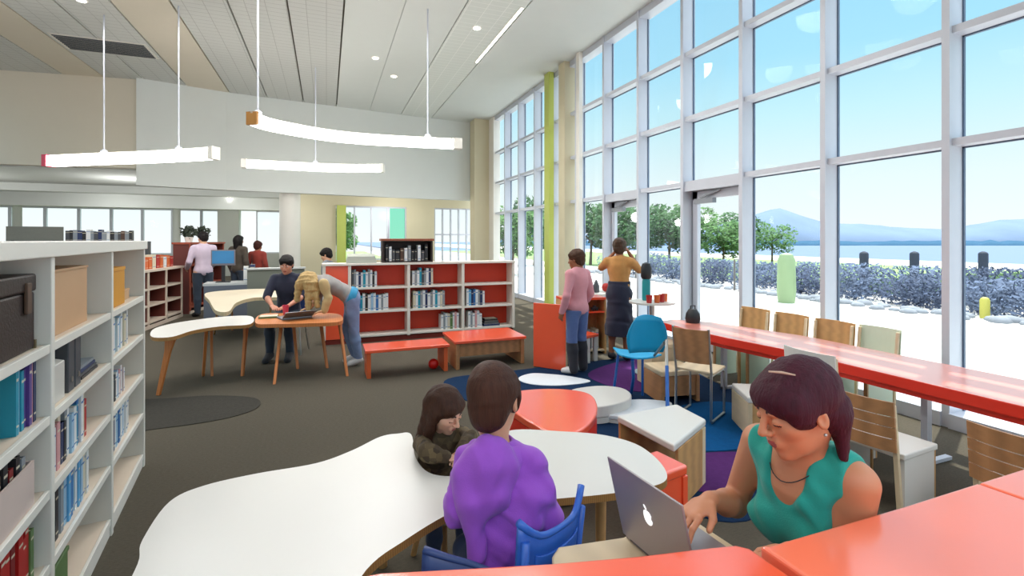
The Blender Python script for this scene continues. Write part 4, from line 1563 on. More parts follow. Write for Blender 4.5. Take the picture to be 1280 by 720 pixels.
# pedestal table with cups and a tall bottle
p = ray(815, 373, 5.55)
t = thing('pedestal_table', 'small white pedestal table near the glass door', 'table', (p.x, p.y, .0115))
m = MB(); m.lathe([(.02, .805), (.26, .81), (.26, .83), (.02, .832)], 28); m.build('tabletop', white_lam, t, smooth=True)
m = MB(); m.tube([(0, 0, .02), (0, 0, .806)], .03, 14); m.build('post', chrome, t, smooth=True)
m = MB(); m.lathe([(.2, 0), (.2, .012), (.04, .03)], 24); m.build('base', chrome, t, smooth=True)
for i, (dx, dy, c) in enumerate([(-.13, -.12, 'red'), (-.04, -.14, 'orange'), (.05, -.11, 'red'), (.13, -.06, 'orange')]):
    m = MB(); m.lathe([(.028, 0), (.036, .085), (.032, .085), (.025, .008)], 14)
    tag(m.build('cup', bookm[c], loc=(p.x + dx, p.y + dy, .8445), smooth=True), '%s cup on the white pedestal table, %s from the left' % (c, ORD[i]), 'cup', 'cups on the pedestal table')
t = thing('bottle', 'tall teal bottle with a black rounded cap on the white pedestal table', 'bottle', (p.x - .02, p.y + .08, .8445))
m = MB(); m.lathe([(.045, 0), (.048, .02), (.048, .22), (.04, .25)], 18); m.build('body', mat('teal_bottle', '#178f93', .35, .05, 5), t, smooth=True)
m = MB(); m.lathe([(.05, .251), (.062, .28), (.062, .38), (.045, .43), (.01, .445)], 18); m.build('cap', black, t, smooth=True)
# white table by the glass with playthings
p = ray(750, 372, 7.6)
t = thing('table', 'white square table by the windows behind the person in pink', 'table', (p.x, p.y, 0), .1)
m = MB(); m.box(-.42, .42, -.3, .3, .70, .73); m.build('tabletop', white_lam, t, bevel=.004)
for x in (-.38, .38):
    for y in (-.26, .26):
        m = MB(); m.tube([(x, y, 0), (x, y, .7)], .018, 10); m.build('leg', alu, t)
for i, (dx, c) in enumerate([(-.25, 'grey'), (-.1, 'dark grey'), (.08, 'red'), (.25, 'grey')]):
    m = MB()
    if i % 2 == 0:
        m.ell((0, 0, .07), (.07, .07, .07), 16)
    else:
        m.lathe([(.05, 0), (.05, .1), (.02, .18), (.004, .2)], 14)
    tag(m.build('toy_block', bookm[c], loc=(p.x + dx, p.y - .05, .731), smooth=True), '%s %s toy on the white table by the windows, %s from the left' % (c, 'round' if i % 2 == 0 else 'cone', ORD[i]), 'toy', 'toys on the white window table')

# ================================================================ ottoman and stools in the middle
def prism_thing(name, cat, label, pts, h, z0, topm, sidem, px=True, smooth=True, parts=('cushion', 'body'), cap_t=.05, group=None):
    pl = [at(x, y, h) for x, y in pts] if px else pts
    if smooth:
        pl = closed_curve(pl, 6)
    c = (sum(p[0] for p in pl) / len(pl), sum(p[1] for p in pl) / len(pl))
    pl = [(p[0] - c[0], p[1] - c[1]) for p in pl]
    t = thing(name, label, cat, (c[0], c[1], 0), 0, group)
    m = MB(); m.prism(pl, h - cap_t, h); m.build(parts[0], topm, t, bevel=.012, seg=3)
    m = MB(); m.prism([(x * .985, y * .985) for x, y in pl], z0, h - cap_t - .001); m.build(parts[1], sidem, t)
    return t


prism_thing('ottoman', 'ottoman', 'large salmon orange ottoman with red sides behind the white table', [(640, 490), (670, 486), (705, 486), (735, 491), (746, 503), (744, 520), (725, 538), (693, 542), (668, 530), (640, 512), (632, 500)], .43, .012, orange_lam, orange_edge)
prism_thing('floor_cushion', 'cushion', 'white rounded floor cushion right of the orange ottoman', [(712, 488), (745, 482), (775, 484), (789, 492), (782, 501), (748, 508), (725, 502)], .16, .012, white_lam, grey_paint, cap_t=.10)
prism_thing('floor_cushion', 'cushion', 'flat pale grey floor pad behind the turquoise chair legs', [(745, 512), (790, 499), (838, 502), (828, 512), (780, 520)], .08, .012, rug_white, grey_paint, cap_t=.04)


def stool(label, loc, w, d, h, rz, topm=white_lam, panel=ply, group='white topped plywood stools', over=.0):
    t = thing('stool', label, 'stool', (*loc, 0.012), rz, group)
    m = MB(); m.box(-w / 2 - over, w / 2 + over, -d / 2 - over, d / 2 + over, h - .05, h); m.build('seat', topm, t, bevel=.012, seg=3)
    for x in (-w / 2, w / 2 - .035):
        m = MB(); m.box(x, x + .035, -d / 2, d / 2, 0, h - .051); m.build('side_panel', ply_light if panel is ply else panel, t, bevel=.003)
    for y in (-d / 2 + .01, d / 2 - .03):
        m = MB(); m.box(-w / 2 + .036, w / 2 - .036, y, y + .02, 0.06, h - .051); m.build('front_panel', panel, t)
    return t


q = [(1.80, 2.16), (2.25, 2.40), (2.27, 2.70), (1.76, 2.66)]
t = thing('stool', 'white topped plywood bench stool behind the right end of the white table', 'stool', (2.0, 2.45, .012), 0, 'white topped plywood stools')
q = [(x - 2.0, y - 2.45) for x, y in q]
m = MB(); m.prism(q, .355, .40); m.build('seat', white_lam, t, bevel=.012, seg=3)
def wallpanel(a, b, th, z1, mm, nm):
    a, b = Vector(a), Vector(b)
    n_ = Vector((-(b - a).y, (b - a).x)).normalized() * th
    m = MB(); m.prism([tuple(a), tuple(b), tuple(b + n_), tuple(a + n_)], 0, z1); m.build(nm, mm, t, bevel=.003)
qa, qb, qc, qd = [Vector(v) for v in q]
wallpanel(qa.lerp(qb, .12), qa.lerp(qb, .88), .02, .354, ply, 'front_panel')
wallpanel(qa.lerp(qb, .885), qb.lerp(qa, .01), .04, .354, ply_light, 'leg')
wallpanel(qc.lerp(qd, .02), qc.lerp(qd, .98), .02, .354, ply, 'rear_panel')
stool('white topped plywood stool before the wooden chair at the orange counter', (3.31, 2.92), .34, .38, .31, math.radians(-28))
stool('low pale plywood stool behind the steel framed chair', (3.16, 3.84), .40, .36, .30, math.radians(-10), ply_light, ply_brown)
stool('pale boxy seat between the turquoise chair and the orange counter', (3.33, 4.22), .36, .34, .46, math.radians(-10), ply_light, ply_light)
stool('small orange stool tucked at the right end of the white table', (1.56, 1.99), .20, .20, .42, math.radians(10), orange_lam, orange_lam, None)

# ================================================================ counter along the windows
ctr = [(3.43, 4.38), (3.40, 3.9), (3.44, 3.4), (3.52, 2.9), (3.52, 2.3), (3.52, 1.4), (3.52, .6), (4.2, .6), (4.2, 1.7), (4.19, 3.2), (3.95, 4.1), (3.68, 4.42)]
t = thing('counter', 'long orange counter running along the window wall', 'counter', (3.8, 2.5, 0))
m = MB(); m.prism([(x - 3.8, y - 2.5) for x, y in ctr], .575, .65, 0, 1); m.build('worktop', [orange_lam_glare, orange_edge], t, bevel=.006)
ap = [(3.55, 4.2), (3.52, 3.5), (3.60, 2.9), (3.60, .7), (3.64, .7), (3.64, 2.9), (3.56, 3.5), (3.59, 4.2)]
m = MB(); m.prism([(x - 3.8 - .045, y - 2.5) for x, y in ap], .535, .574); m.build('apron', orange_edge, t)
for y in (.9, 2.05, 3.2, 3.85):
    m = MB(); m.box(.02, .07, y - 2.52, y - 2.48, .0065, .574); m.box(.05 - .03, .30, y - 2.52, y - 2.48, .0065, .03); m.build('leg', alu, t)

# ================================================================ chairs
def slat_chair(label, loc, rz, w=.36, sh=.36, bh=.66, group='plywood chairs at the counter', side=white_lam, backm=ply_brown, slots=True, seatm=white_lam):
    t = thing('chair', label, 'chair', (*loc, 0), rz, group)
    d = .36
    m = MB(); m.box(-w / 2 - .01, w / 2 + .01, .03, d + .02, sh - .035, sh); m.build('seat', seatm, t, bevel=.008, seg=3)
    for x in (-w / 2, w / 2 - .02):
        m = MB(); m.box(x, x + .02, .05, d, .0, sh - .036); m.build('side_panel', side, t)
    for x in (-w / 2, w / 2 - .03):
        m = MB(); m.box(x, x + .03, d + .001, d + .016, 0, sh - .036); m.build('leg', ply, t)
    for x in (-w / 2 + .012, w / 2 - .012):
        m = MB(); m.hexa([(x - .012, .02, 0), (x + .012, .02, 0), (x + .012, .048, 0), (x - .012, .048, 0)], [(x - .012, -.05, bh - .02), (x + .012, -.05, bh - .02), (x + .012, -.03, bh - .02), (x - .012, -.03, bh - .02)])
        m.build('post', ply_light, t, bevel=.003)
    # curved back in slats
    edges = [sh + .02, sh + .09, sh + .155, sh + .215, bh] if slots else [sh + .05, bh]
    m = MB()
    for i in range(len(edges) - 1):
        z0, z1 = edges[i] + (.006 if i else 0), edges[i + 1]
        P = []
        for j in range(9):
            x = -w / 2 - .004 + (w + .008) * j / 8
            c = .035 * (1 - (2 * j / 8 - 1) ** 2)
            P.append([(x, -.055 * ((z - .1) / (bh - .1)) - c - .012, z) for z in (z0, z1)])
        m.grid_sheet(P, (0, .012, 0))
    if slots:
        for s in (-1, 1):
            x = s * (w / 2 - .02)
            P = [[(x + k * .02, -.055 * ((z - .1) / (bh - .1)) - .026 - .012, z) for z in (sh + .02, bh)] for k in (-1, 1)]
    m.build('backrest', backm, t)
    return t


slat_chair('plywood chair with slotted curved back facing the counter, right behind the woman in teal', (2.94, 1.88), math.radians(-86))
slat_chair('plywood slatted chair at the counter on the right edge, partly hidden by the orange desk', (3.02, 1.22), math.radians(-88))
slat_chair('pale white backed chair at the counter, hidden behind the head of the woman in teal', (3.28, 2.44), math.radians(-90), .38, .38, .76, side=white_lam, backm=white_lam, slots=False)
green_pale = mat('pale_green_board', '#cfdcc4', .5, .04, 5)
for i, (y, lab) in enumerate([(4.12, 'plywood backed chair on the window side of the counter, farthest of the three'), (3.66, 'plywood backed chair on the window side of the counter, middle of the three'), (3.20, 'plywood backed chair on the window side of the counter, nearest of the three')]):
    slat_chair(lab, (4.52, y), math.radians(90), .38, .40, .77, 'window side chairs', green_pale, ply, False)
slat_chair('pale green backed chair at the window side of the counter', (4.56, 2.82), math.radians(90), .34, .40, .77, 'window side chairs', green_pale, green_pale, False)
m = MB(); m.ell((0, 0, .09), (.10, .12, .14), 14); m.ell((0, 0, .0), (.12, .13, .03), 14)
p = ray(866, 403, 5.24)
t = thing('bag', 'small black bag standing on the far end of the orange counter', 'bag', (p.x, p.y, .651))
m = MB(); m.lathe([(.07, 0), (.08, .04), (.07, .10), (.04, .145), (.01, .15)], 16); m.build('body', black, t, smooth=True)
m = MB(); m.tube([(-.03, 0, .13), (-.03, 0, .18), (.03, 0, .18), (.03, 0, .13)], .007, 8); m.build('handle', black, t)

# steel framed chair with plywood back
fx, fy = at(890, 524, 0)
t = thing('chair', 'steel framed chair with a plywood back and pale seat at the counter', 'chair', (2.95, 3.28, .012), math.radians(-62))
w = .30
for x in (-w / 2, w / 2):
    m = MB(); m.tube([(x, .30, 0.012), (x, -.02, .012), (x, -.04, .03), (x, -.03, .42), (x, -.10, .80)], .011, 10); m.tube([(x, .30, .012), (x, .30, .37), (x, .26, .40), (x, -.03, .40)], .011, 10)
    m.build('frame', chrome, t, smooth=True)
m = MB()
P = [[(-w / 2 + w * j / 8, -.05 - .06 * k - .03 * (1 - (2 * j / 8 - 1) ** 2), .50 + .29 * k) for k in (0, .5, 1)] for j in range(9)]
m.grid_sheet(P, (0, .012, 0)); m.build('backrest', ply_brown, t)
m = MB(); m.box(-w / 2 - .01, w / 2 + .01, -.01, .31, .405, .425); m.build('seat', ply_light, t, bevel=.006)

# turquoise chair on blue tubes
pl = [ray(795, 442, 4.55), ray(789, 494, 4.77)]
t0 = ray(808, 420, 4.25)
t = thing('chair', 'turquoise shell chair on long blue and steel tube legs', 'chair', (t0.x, t0.y, .012))
cx, cy = t0.x, t0.y


def loc3(px, py, z, dz=0):
    q = ray(px, py, z)
    return Vector((q.x - cx, q.y - cy, q.z - .012 + dz))


m = MB()
P = []
for j in range(11):
    u = -1 + 2 * j / 10
    colm = []
    for k in range(7):
        v = k / 6
        wd = (.155 + .035 * math.sin(v * PI)) * (1 - .25 * v ** 3)
        colm.append(Vector((u * wd, .06 * (1 - u * u) - .05 * v, .53 + .345 * v - .03 * (u * u) * (v - .3))))
    P.append(colm)
Rm = Matrix.Rotation(math.radians(-14), 4, 'Z')
P = [[Rm @ q for q in r_] for r_ in P]
m.grid_sheet(P, Rm @ Vector((0, .014, 0)))
m.build('backrest', turq, t, smooth='all')
m = MB()
P = []
for j in range(9):
    u = -1 + 2 * j / 8
    P.append([Rm @ Vector((u * (.18 - .02 * v), .08 + .34 * v, .46 - .02 * math.sin(v * PI) + .03 * u * u)) for v in [k / 6 for k in range(7)]])
m.grid_sheet(P, (0, 0, .014)); m.build('seat', turq, t, smooth='all')
ra_, rb_ = loc3(833, 425, 4.05), loc3(835, 545, 3.55)
m = MB(); m.tube([Rm @ Vector((.10, .06, .50)), ra_ + Vector((-.02, 0, -.02)), ra_, ra_.lerp(rb_, .3)], .013, 10); m.build('upper_tube', chrome, t, smooth=True)
foot = loc3(840, 566, 3.49); foot.z = .014
foot2 = loc3(853, 571, 3.44); foot2.z = .014
m = MB(); m.tube([ra_.lerp(rb_, .3), rb_, rb_.lerp(foot, .8), foot, foot2], .015, 10); m.build('leg', blue_tube, t, smooth=True)
a_, b_ = Rm @ Vector((-.09, .10, .455)), loc3(789, 494, 4.77)
b_.z = .014
m = MB(); m.tube([a_, a_.lerp(b_, .5) + Vector((.02, 0, 0)), b_], [.016, .016, .016], 10); m.build('leg', blue_tube, t, smooth=True)
for s in (-1, 1):
    a_ = Rm @ Vector((.12 * s, .38, .455)); b2 = Rm @ Vector((.15 * s, .45, .014))
    m = MB(); m.tube([a_, b2], .013, 10); m.build('leg', blue_tube, t, smooth=True)

# ================================================================ blue plastic chairs in front
def kid_chair(label, loc, rz, mm, frame, sh=.39, bh=.70, w=.34, group=None, recess=True, horn=.045):
    t = thing('chair', label, 'chair', (*loc, 0), rz, group)
    def pt(u, v, off=0.0):
        z = sh + .02 + (bh - sh - .02) * v + (horn * (max(0, abs(u) - .45) / .55) ** 1.6 * v ** 3)
        return Vector((u * w / 2 * (1 + .10 * v), -.045 * v - .032 * (1 - u * u) - off, z))
    m = MB(); m.grid_sheet([[pt(-1 + 2 * j / 14, k / 8) for k in range(9)] for j in range(15)], (0, .012, 0)); m.build('backrest', mm, t, smooth='all')
    m = MB(); m.tube([pt(-1 + 2 * j / 14, 1) + Vector((0, .006, 0)) for j in range(15)], [.008 + .003 * abs(-1 + 2 * j / 14) for j in range(15)], 10); m.build('rim', mm, t, smooth='all')
    if recess:
        m = MB(); m.grid_sheet([[pt(-.68 + 1.36 * j / 10, .30 + .56 * k / 5, .006) for k in range(6)] for j in range(11)], (0, .007, 0)); m.build('back_panel', mm, t, smooth='all', bevel=.003)
        for s in (-1, 1):
            m = MB(); m.tube([pt(s * .86, .0, .004), pt(s * .88, .5, .004), pt(s * .9, .92, .004)], .012, 8); m.build('rib', mm, t, smooth='all')
    m = MB(); m.grid_sheet([[Vector(((-1 + 2 * j / 10) * w / 2 * (1 - .08 * k / 6), -.045 + .36 * k / 6, sh - .012 * math.sin(PI * k / 6))) for k in range(7)] for j in range(11)], (0, 0, .014)); m.build('seat', mm, t, smooth='all')
    for x, y, X, Y in ((-.13, .0, -.17, -.06), (.13, .0, .17, -.06), (-.13, .26, -.16, .31), (.13, .26, .16, .31)):
        q_ = w / .34
        m = MB(); m.tube([(x * q_, y, sh), (X * q_, Y, 0)], .012, 10); m.build('leg', frame, t, smooth=True)
    return t


kid_chair('bright blue plastic child chair under the child in purple', (.585, 1.272), math.radians(24), blue_plastic, blue_tube, .35, .745, .25, horn=.055)
kid_chair('empty dark navy plastic chair in front of the child in purple', (.335, 1.205), math.radians(131), navy_plastic, blue_tube, .37, .66, .30, recess=False, horn=.015)
kid_chair('blue purple plastic chair under the woman in teal', (1.45, .93), math.radians(90), mat('blue_purple_plastic', '#3d3f93', .4, .05, 5), blue_tube, .385, .70, .38, horn=.0)
kid_chair('dark chair under the seated person in navy', (-.44, 7.40), math.radians(168), navy_plastic, chrome, .40, .80, .40, horn=0.0)

# ================================================================ white wavy table in front
outline = [at(x, y, .6) for x, y in [(172, 705), (178, 675), (212, 627), (255, 607), (320, 592), (395, 579), (440, 563), (475, 546), (497, 542), (514, 543), (520, 573), (542, 593), (588, 592), (606, 572), (622, 547), (645, 537),
                                     (700, 539), (750, 543), (790, 553), (815, 568), (832, 588), (829, 603), (790, 613), (745, 619), (700, 623), (655, 628), (600, 634), (562, 642), (505, 676), (458, 712)]]
outline += [(-.02, 1.22), (-.24, 1.13), (-.43, 1.24), (-.50, 1.45)]
pl = closed_curve(outline, 6)
wc = (.4, 1.9)
t = thing('table', 'large wavy white activity table with a plywood edge in the foreground', 'table', (*wc, 0))
m = MB(); m.prism([(x - wc[0], y - wc[1]) for x, y in pl], .572, .6, 0, 1); m.build('tabletop', [white_lam, ply_edge], t)
for (x, y) in ((-.30, 1.45), (-.05, 1.95), (.25, 2.35), (1.2, 1.95), (.95, 2.2)):
    m = MB(); m.tube([(x - wc[0], y - wc[1], 0), (x - wc[0], y - wc[1], .571)], [.022, .03], 12); m.build('leg', ply, t, smooth=True)

# ================================================================ orange desk in front
HO = .90
P1 = [(.10, .97), (.25, .925), (.42, .875), (.60, .83), (.75, .80), (.815, .785), (.835, .765), (.855, .28), (.0, .28), (.0, .98)]
P2 = [(.862, .765), (.88, .757), (1.3, .75), (1.625, .75), (1.66, .28), (.875, .28)]
P3 = [(1.632, .75), (2.4, .75), (2.4, .28), (1.667, .28)]
for pts, lab in ((P1, 'orange desk module with a rounded corner, left in the foreground'), (P2, 'middle orange desk module in the foreground, in front of the woman in teal'), (P3, 'orange desk module at the right end of the foreground row')):
    c = (sum(p[0] for p in pts) / len(pts), sum(p[1] for p in pts) / len(pts))
    t = thing('desk', lab, 'desk', (c[0], c[1], 0), 0, 'orange desk modules')
    q = [(x - c[0], y - c[1]) for x, y in pts]
    m = MB(); m.prism(q, HO - .035, HO); m.build('desktop', orange_lam if pts is P1 else orange_lam_reflect, t, bevel=.008, seg=3)
    m = MB(); m.prism([(x * .97, y * .90) for x, y in q], HO - .10, HO - .036); m.build('apron', orange_edge, t)
    xa, xb = min(p_[0] for p_ in q) + .08, max(p_[0] for p_ in q) - .08
    for x in (xa, xb):
        m = MB(); m.box(x - .02, x + .02, -.16, .05, 0, HO - .101); m.build('leg', oak, t)
# pale maple work surface for the laptop
dk = [(.46, 1.12), (.475, 1.09), (.80, .98), (1.02, .82), (1.06, 1.0), (1.03, 1.10), (.72, 1.16), (.53, 1.19)]
dk = [at(690, 695, .72), at(698, 683, .72), at(779, 671, .72), (.93, 1.18), (1.02, 1.12), (1.05, .84), (.60, .84), (.47, .95)]
c = (.8, 1.0)
t = thing('work_table', 'pale maple table carrying the silver laptop behind the orange desk', 'table', (*c, 0))
m = MB(); m.prism([(x - c[0], y - c[1]) for x, y in dk], .692, .72); m.build('tabletop', ply_light, t, bevel=.006, seg=3)
m = MB(); m.tube([(-.13, .0, .03), (-.13, .0, .691)], .035, 14); m.build('post', chrome, t, smooth=True)
m = MB(); m.lathe([(.15, 0), (.15, .015), (.05, .035)], 24, (-.13, .0, 0)); m.build('base', chrome, t, smooth=True)

# silver laptop
silver = mat('laptop_silver', '#a79f9f', .38, .03, 6, metal=.45)
hA, hB = Vector((.778, 1.135)), Vector((.80, .865))
u = (hA - hB).normalized()
W_ = (hA - hB).length
nx = Vector((u.y, -u.x))             # towards the woman
LO = Vector((hB.x, hB.y, .7205))
lrz = math.atan2(u.y, u.x)
t = thing('laptop', 'open silver laptop with a white fruit emblem on its lid', 'laptop', LO, lrz)
# local x runs along the hinge, local -y points to the woman
m = MB(); m.box(0, W_, -.205, 0, 0, .013); m.build('base', silver, t, bevel=.004)
m = MB()
for r_ in range(5):
    for k_ in range(13):
        m.box(.025 + k_ * (W_ - .05) / 13, .025 + (k_ + .86) * (W_ - .05) / 13, -.105 + r_ * .0175, -.105 + r_ * .0175 + .0145, .0132, .0145)
o = m.build('keyboard', black, t)
LH, tilt = .225, .055
m = MB(); m.hexa([(0, .002, .014), (W_, .002, .014), (W_, .009, .014), (0, .009, .014)], [(0, .002 + tilt, .014 + LH), (W_, .002 + tilt, .014 + LH), (W_, .009 + tilt, .014 + LH), (0, .009 + tilt, .014 + LH)])
lid = m.build('lid', silver, t, bevel=.003)
m = MB(); f0 = .0012
def lp(x, v, off):
    return (x, off + tilt * v, .014 + LH * v)
m.add([lp(.010, .06, f0), lp(W_ - .01, .06, f0), lp(W_ - .01, .96, f0), lp(.010, .96, f0)], [(0, 1, 2, 3)])
m.build('screen', mat('laptop_screen', '#26303a', .15, .1, 4, emit='#b9c7d2', estr=.5), lid)
m = MB(); m.tube([(.03, .003, .012), (W_ - .03, .003, .012)], .0055, 10); m.build('hinge', mat('hinge_dark', '#5b5658', .5, .05, 6), t)
# emblem: fruit outline with a bite and a leaf
em = []
for i in range(40):
    a = 2 * PI * i / 40
    r_ = .0175 * (1 - .10 * math.cos(2 * a) - .12 * max(0, math.sin(a)) ** 8 * 1.2 - .05 * max(0, -math.sin(a)) ** 10)
    x, y = r_ * math.cos(a) * .95, r_ * math.sin(a) * 1.08
    bx_, by_ = -.0185, .002
    dd_ = math.hypot(x - bx_, y - by_)
    if dd_ < .0075:
        k_ = .0075 / max(dd_, 1e-4)
        x, y = bx_ + (x - bx_) * k_, by_ + (y - by_) * k_
    em.append((x, y))
lf = [(0, .020), (.004, .0215), (.0085, .027), (.0085, .0315), (.004, .030), (.0005, .025)]
m = MB()
for shape in (em, lf):
    vs = []
    for off in (.0093, .0104):
        for x, y in shape:
            v = .54 + y / LH
            vs.append((W_ / 2 + x, off + tilt * v, .014 + LH * v))
    n_ = len(shape)
    m.add(vs, [tuple(range(n_ - 1, -1, -1)), tuple(range(n_, 2 * n_))] + [(i, (i + 1) % n_, n_ + (i + 1) % n_, n_ + i) for i in range(n_)])
m.build('emblem', mat('emblem_white', '#f4f4f4', .3, .02, 6, emit='#ffffff', estr=.6), lid)

# ================================================================ people
def skin(name, c, lip='#b4605a', hairc='#2a1a17'):
    return [mat('skin_' + name, c, .5, .03, 20, sss=.12), mat('lips_' + name, lip, .45, .05, 30), mat('brow_' + name, hairc, .7, .1, 60), mat('eye_white_' + name, '#e6e2dc', .2, .02, 30)]


def cloth(name, c, **k):
    return mat('cloth_' + name, c, .85, k.pop('var', .06), k.pop('scale', 30), bump=k.pop('bump', .12), bscale=k.pop('bscale', 260), sheen=.15, **k)


def hairm(name, c, c2=None):
    return mat('hair_' + name, c, .62, .3, 9, kind='noise', stretch=(9, 9, 1.2), col2=c2, bump=.35, bscale=22, spec=.25)


def person(label, J, rs, hs, HR, right, skinm, res, loc, rz=0.0, fem=True, hand=None, bust=0.0, slim=1.0, eyes='down', sub=None):
    G = body_groups(J, rs, hs, HR, right, None, fem, hand, bust, slim)
    o = make_body('person', G, skinm, res, loc, rz, face_pick(J['head'], HR, hs, eyes))
    tag(o, label, 'person')
    return o, G


def W2(base, d):
    return {k: np.array(v, dtype=np.float32) - np.array(base, dtype=np.float32) for k, v in d.items()}


# ---------------------------------------------------------------- woman at the laptop
base = (1.25, .93, 0)
J = W2(base, dict(pelvis=(1.31, .935, .53), belly=(1.285, .935, .67), chest=(1.235, .93, .825), neck=(1.175, .915, .985), head=(1.105, .868, 1.128),
                  sR=(1.195, 1.065, .955), sL=(1.225, .795, .950), eR=(1.175, 1.135, .735), wR=(1.012, 1.065, .815), eL=(1.225, .825, .705), wL=(1.055, .845, .790),
                  hR=(1.30, 1.02, .50), hL=(1.30, .85, .50), kR=(.93, 1.09, .50), kL=(.93, .84, .50), aR=(.97, 1.08, .08), aL=(.97, .85, .08), tR=(.83, 1.09, .035), tL=(.83, .84, .035)))
HR = euler(math.radians(76), math.radians(17), math.radians(2))
wskin = skin('woman', '#c98560', '#a8524e', '#33191c')
wo, G = person('person in a teal sleeveless top with plum hair, seated at the silver laptop', J, .95, .97, HR, (0, 1, 0), wskin, .0035, base, 0, True,
               {'R': dict(d=(-.96, -.10, -.24), n=(-.25, .05, 1), curl=.55, spread=1.1), 'L': dict(d=(-1, -.03, -.10), n=(-.15, 0, 1), curl=.55)}, .95, .92)
R = G['R']
r_, f_, u_ = R[:, 0], R[:, 1], R[:, 2]
nk = J['neck']
teal = cloth('teal', '#1c9c8c', var=.08)
make_cloth('tank_top', G, ['torso', 'pelvis'], teal, .0045, wo, .011, (), [(J['sR'] - r_ * .006, r_), (J['sL'] + r_ * .004, -r_), (J['pelvis'] - u_ * .06, -u_)], (.0045, 44, 4),
           [ell(nk + f_ * .075 - u_ * .010, V3(.047, .080, .088), .025, R, -1), ell(nk + u_ * .06, V3(.060, .078, .088), .025, R, -1), ell(J['sL'] - r_ * .006 - u_ * .100, V3(.038, .14, .088), .02, R, -1), ell(J['sR'] + r_ * .006 - u_ * .100, V3(.038, .14, .088), .02, R, -1)])
make_cloth('trousers', G, ['pelvis', 'thighR', 'thighL', 'shinR', 'shinL'], cloth('charcoal', '#3a3d46'), .008, wo, .008, (), [(J['pelvis'] + u_ * .13, u_)])
for s in 'RL':
    make_cloth('shoe', G, ['foot' + s], cloth('black_shoe', '#26262a', bump=.02), .006, wo, .008, folds=None)
plum = hairm('plum', '#4e1628', '#2a0c16')
hc, hs = J['head'], .97
make_hair('hair', hc, HR, hs, plum, .0032, wo,
          [('e', (0, -.020, .040), (.087, .104, .090)), ('e', (0, .048, .044), (.078, .050, .044), .03), ('e', (-.066, .030, .022), (.024, .042, .046), .02), ('e', (.066, .030, .022), (.024, .042, .046), .02),
           ('c', (-.026, -.090, -.02), (-.030, -.062, -.150), .032, .010, .03), ('c', (-.048, -.075, -.03), (-.046, -.050, -.135), .020, .007, .02), ('c', (.030, -.075, -.02), (.02, -.005, -.135), .034, .013, .03), ('e', (0, -.058, -.025), (.064, .050, .05), .03)],
          [('e', (0, .112, -.050), (.060, .080, .084), .010), ('e', (.088, .000, -.018), (.020, .017, .025)), ('e', (-.088, .000, -.018), (.020, .017, .025))], (.0010, 130, 3))


def HL(q):
    return J['head'] + HR @ (np.array(q, dtype=np.float32) * hs)


m = MB(); m.tube([HL((-.028, .062, .126)), HL((-.048, .042, .122)), HL((-.066, .020, .112))], [.0022, .0032, .0018], 8)
m.build('hair_pin', mat('horn_pin', '#c9a890', .35, .1, 20), wo, smooth=True)
m = MB(); m.tube([nk + r_ * (.066 * math.sin(a)) + f_ * (.070 * math.cos(a) + .012) - u_ * (.008 + .035 * max(0, math.cos(a)) ** 2) for a in [PI * (-.8 + 1.6 * i / 24) for i in range(25)]], .0014, 6)
m.build('necklace', black, wo, smooth=True)
m = MB(); m.ell(HL((-.086, .004, -.040)), (.004, .004, .004), 10)
m.build('earring', chrome, wo, smooth='all')

# ---------------------------------------------------------------- boy in purple
base = (.53, 1.45, 0)
J = W2(base, dict(pelvis=(.545, 1.42, .46), belly=(.54, 1.445, .58), chest=(.53, 1.475, .72), neck=(.525, 1.495, .865), head=(.525, 1.525, 1.010),
                  sR=(.625, 1.455, .805), sL=(.43, 1.50, .835), eR=(.665, 1.405, .635), wR=(.63, 1.54, .60), eL=(.385, 1.48, .69), wL=(.43, 1.64, .668),
                  hR=(.60, 1.43, .43), hL=(.49, 1.43, .43), kR=(.62, 1.70, .42), kL=(.48, 1.70, .42), aR=(.62, 1.70, .08), aL=(.48, 1.70, .08), tR=(.63, 1.80, .03), tL=(.47, 1.80, .03)))
J['wR'] = J['wR'] + V3(.06, .05, .075)
J['eR'] = J['eR'] + V3(0, 0, .02)
HR = euler(math.radians(-38), math.radians(12), math.radians(-3))
bo_, G = person('child in a purple hooded top seen from behind at the white table', J, .68, .98, HR, (.985, -.17, 0), skin('boy', '#d39a78'), .0045, base, 0, False, slim=1.05)
R = G['R']; r_, f_, u_ = R[:, 0], R[:, 1], R[:, 2]
purple = cloth('purple', '#9c50c4', var=.07)
make_cloth('hooded_top', G, ['torso', 'pelvis', 'armR', 'armL', 'foreR', 'foreL'], purple, .0045, bo_, .018,
           [ell(J['chest'] + r_ * .070 - f_ * .050 - u_ * .02, V3(.085, .070, .085), .02, R), cap(J['sR'] - f_ * .02, J['eR'], .048, .042, .03)],
           [(J['pelvis'] - u_ * .05, -u_)], (.0055, 42, 9), [cap(J['neck'] + u_ * .035, J['head'], .052, .06, .01, None, -1)])
make_cloth('trousers', G, ['pelvis', 'thighR', 'thighL', 'shinR', 'shinL'], cloth('denim_dark', '#2c3a58'), .007, bo_, .009, (), [(J['pelvis'] + u_ * .11, u_)])
G['hood'] = []
make_cloth('hood', G, ['hood'], purple, .0045, bo_, 0, [ell(J['neck'] - f_ * .070 - u_ * .060 - r_ * .045, V3(.088, .060, .115), .03, R), cap(J['neck'] - r_ * .075 - f_ * .015 - u_ * .005, J['neck'] + r_ * .055 - f_ * .03 - u_ * .02, .034, .028, .03),
            cap(J['neck'] - r_ * .105 - f_ * .050 - u_ * .06, J['belly'] - r_ * .105 - f_ * .065, .052, .030, .05)], (), (.006, 36, 12), [cap(J['neck'] + u_ * .035, J['head'], .054, .06, .01, None, -1)])
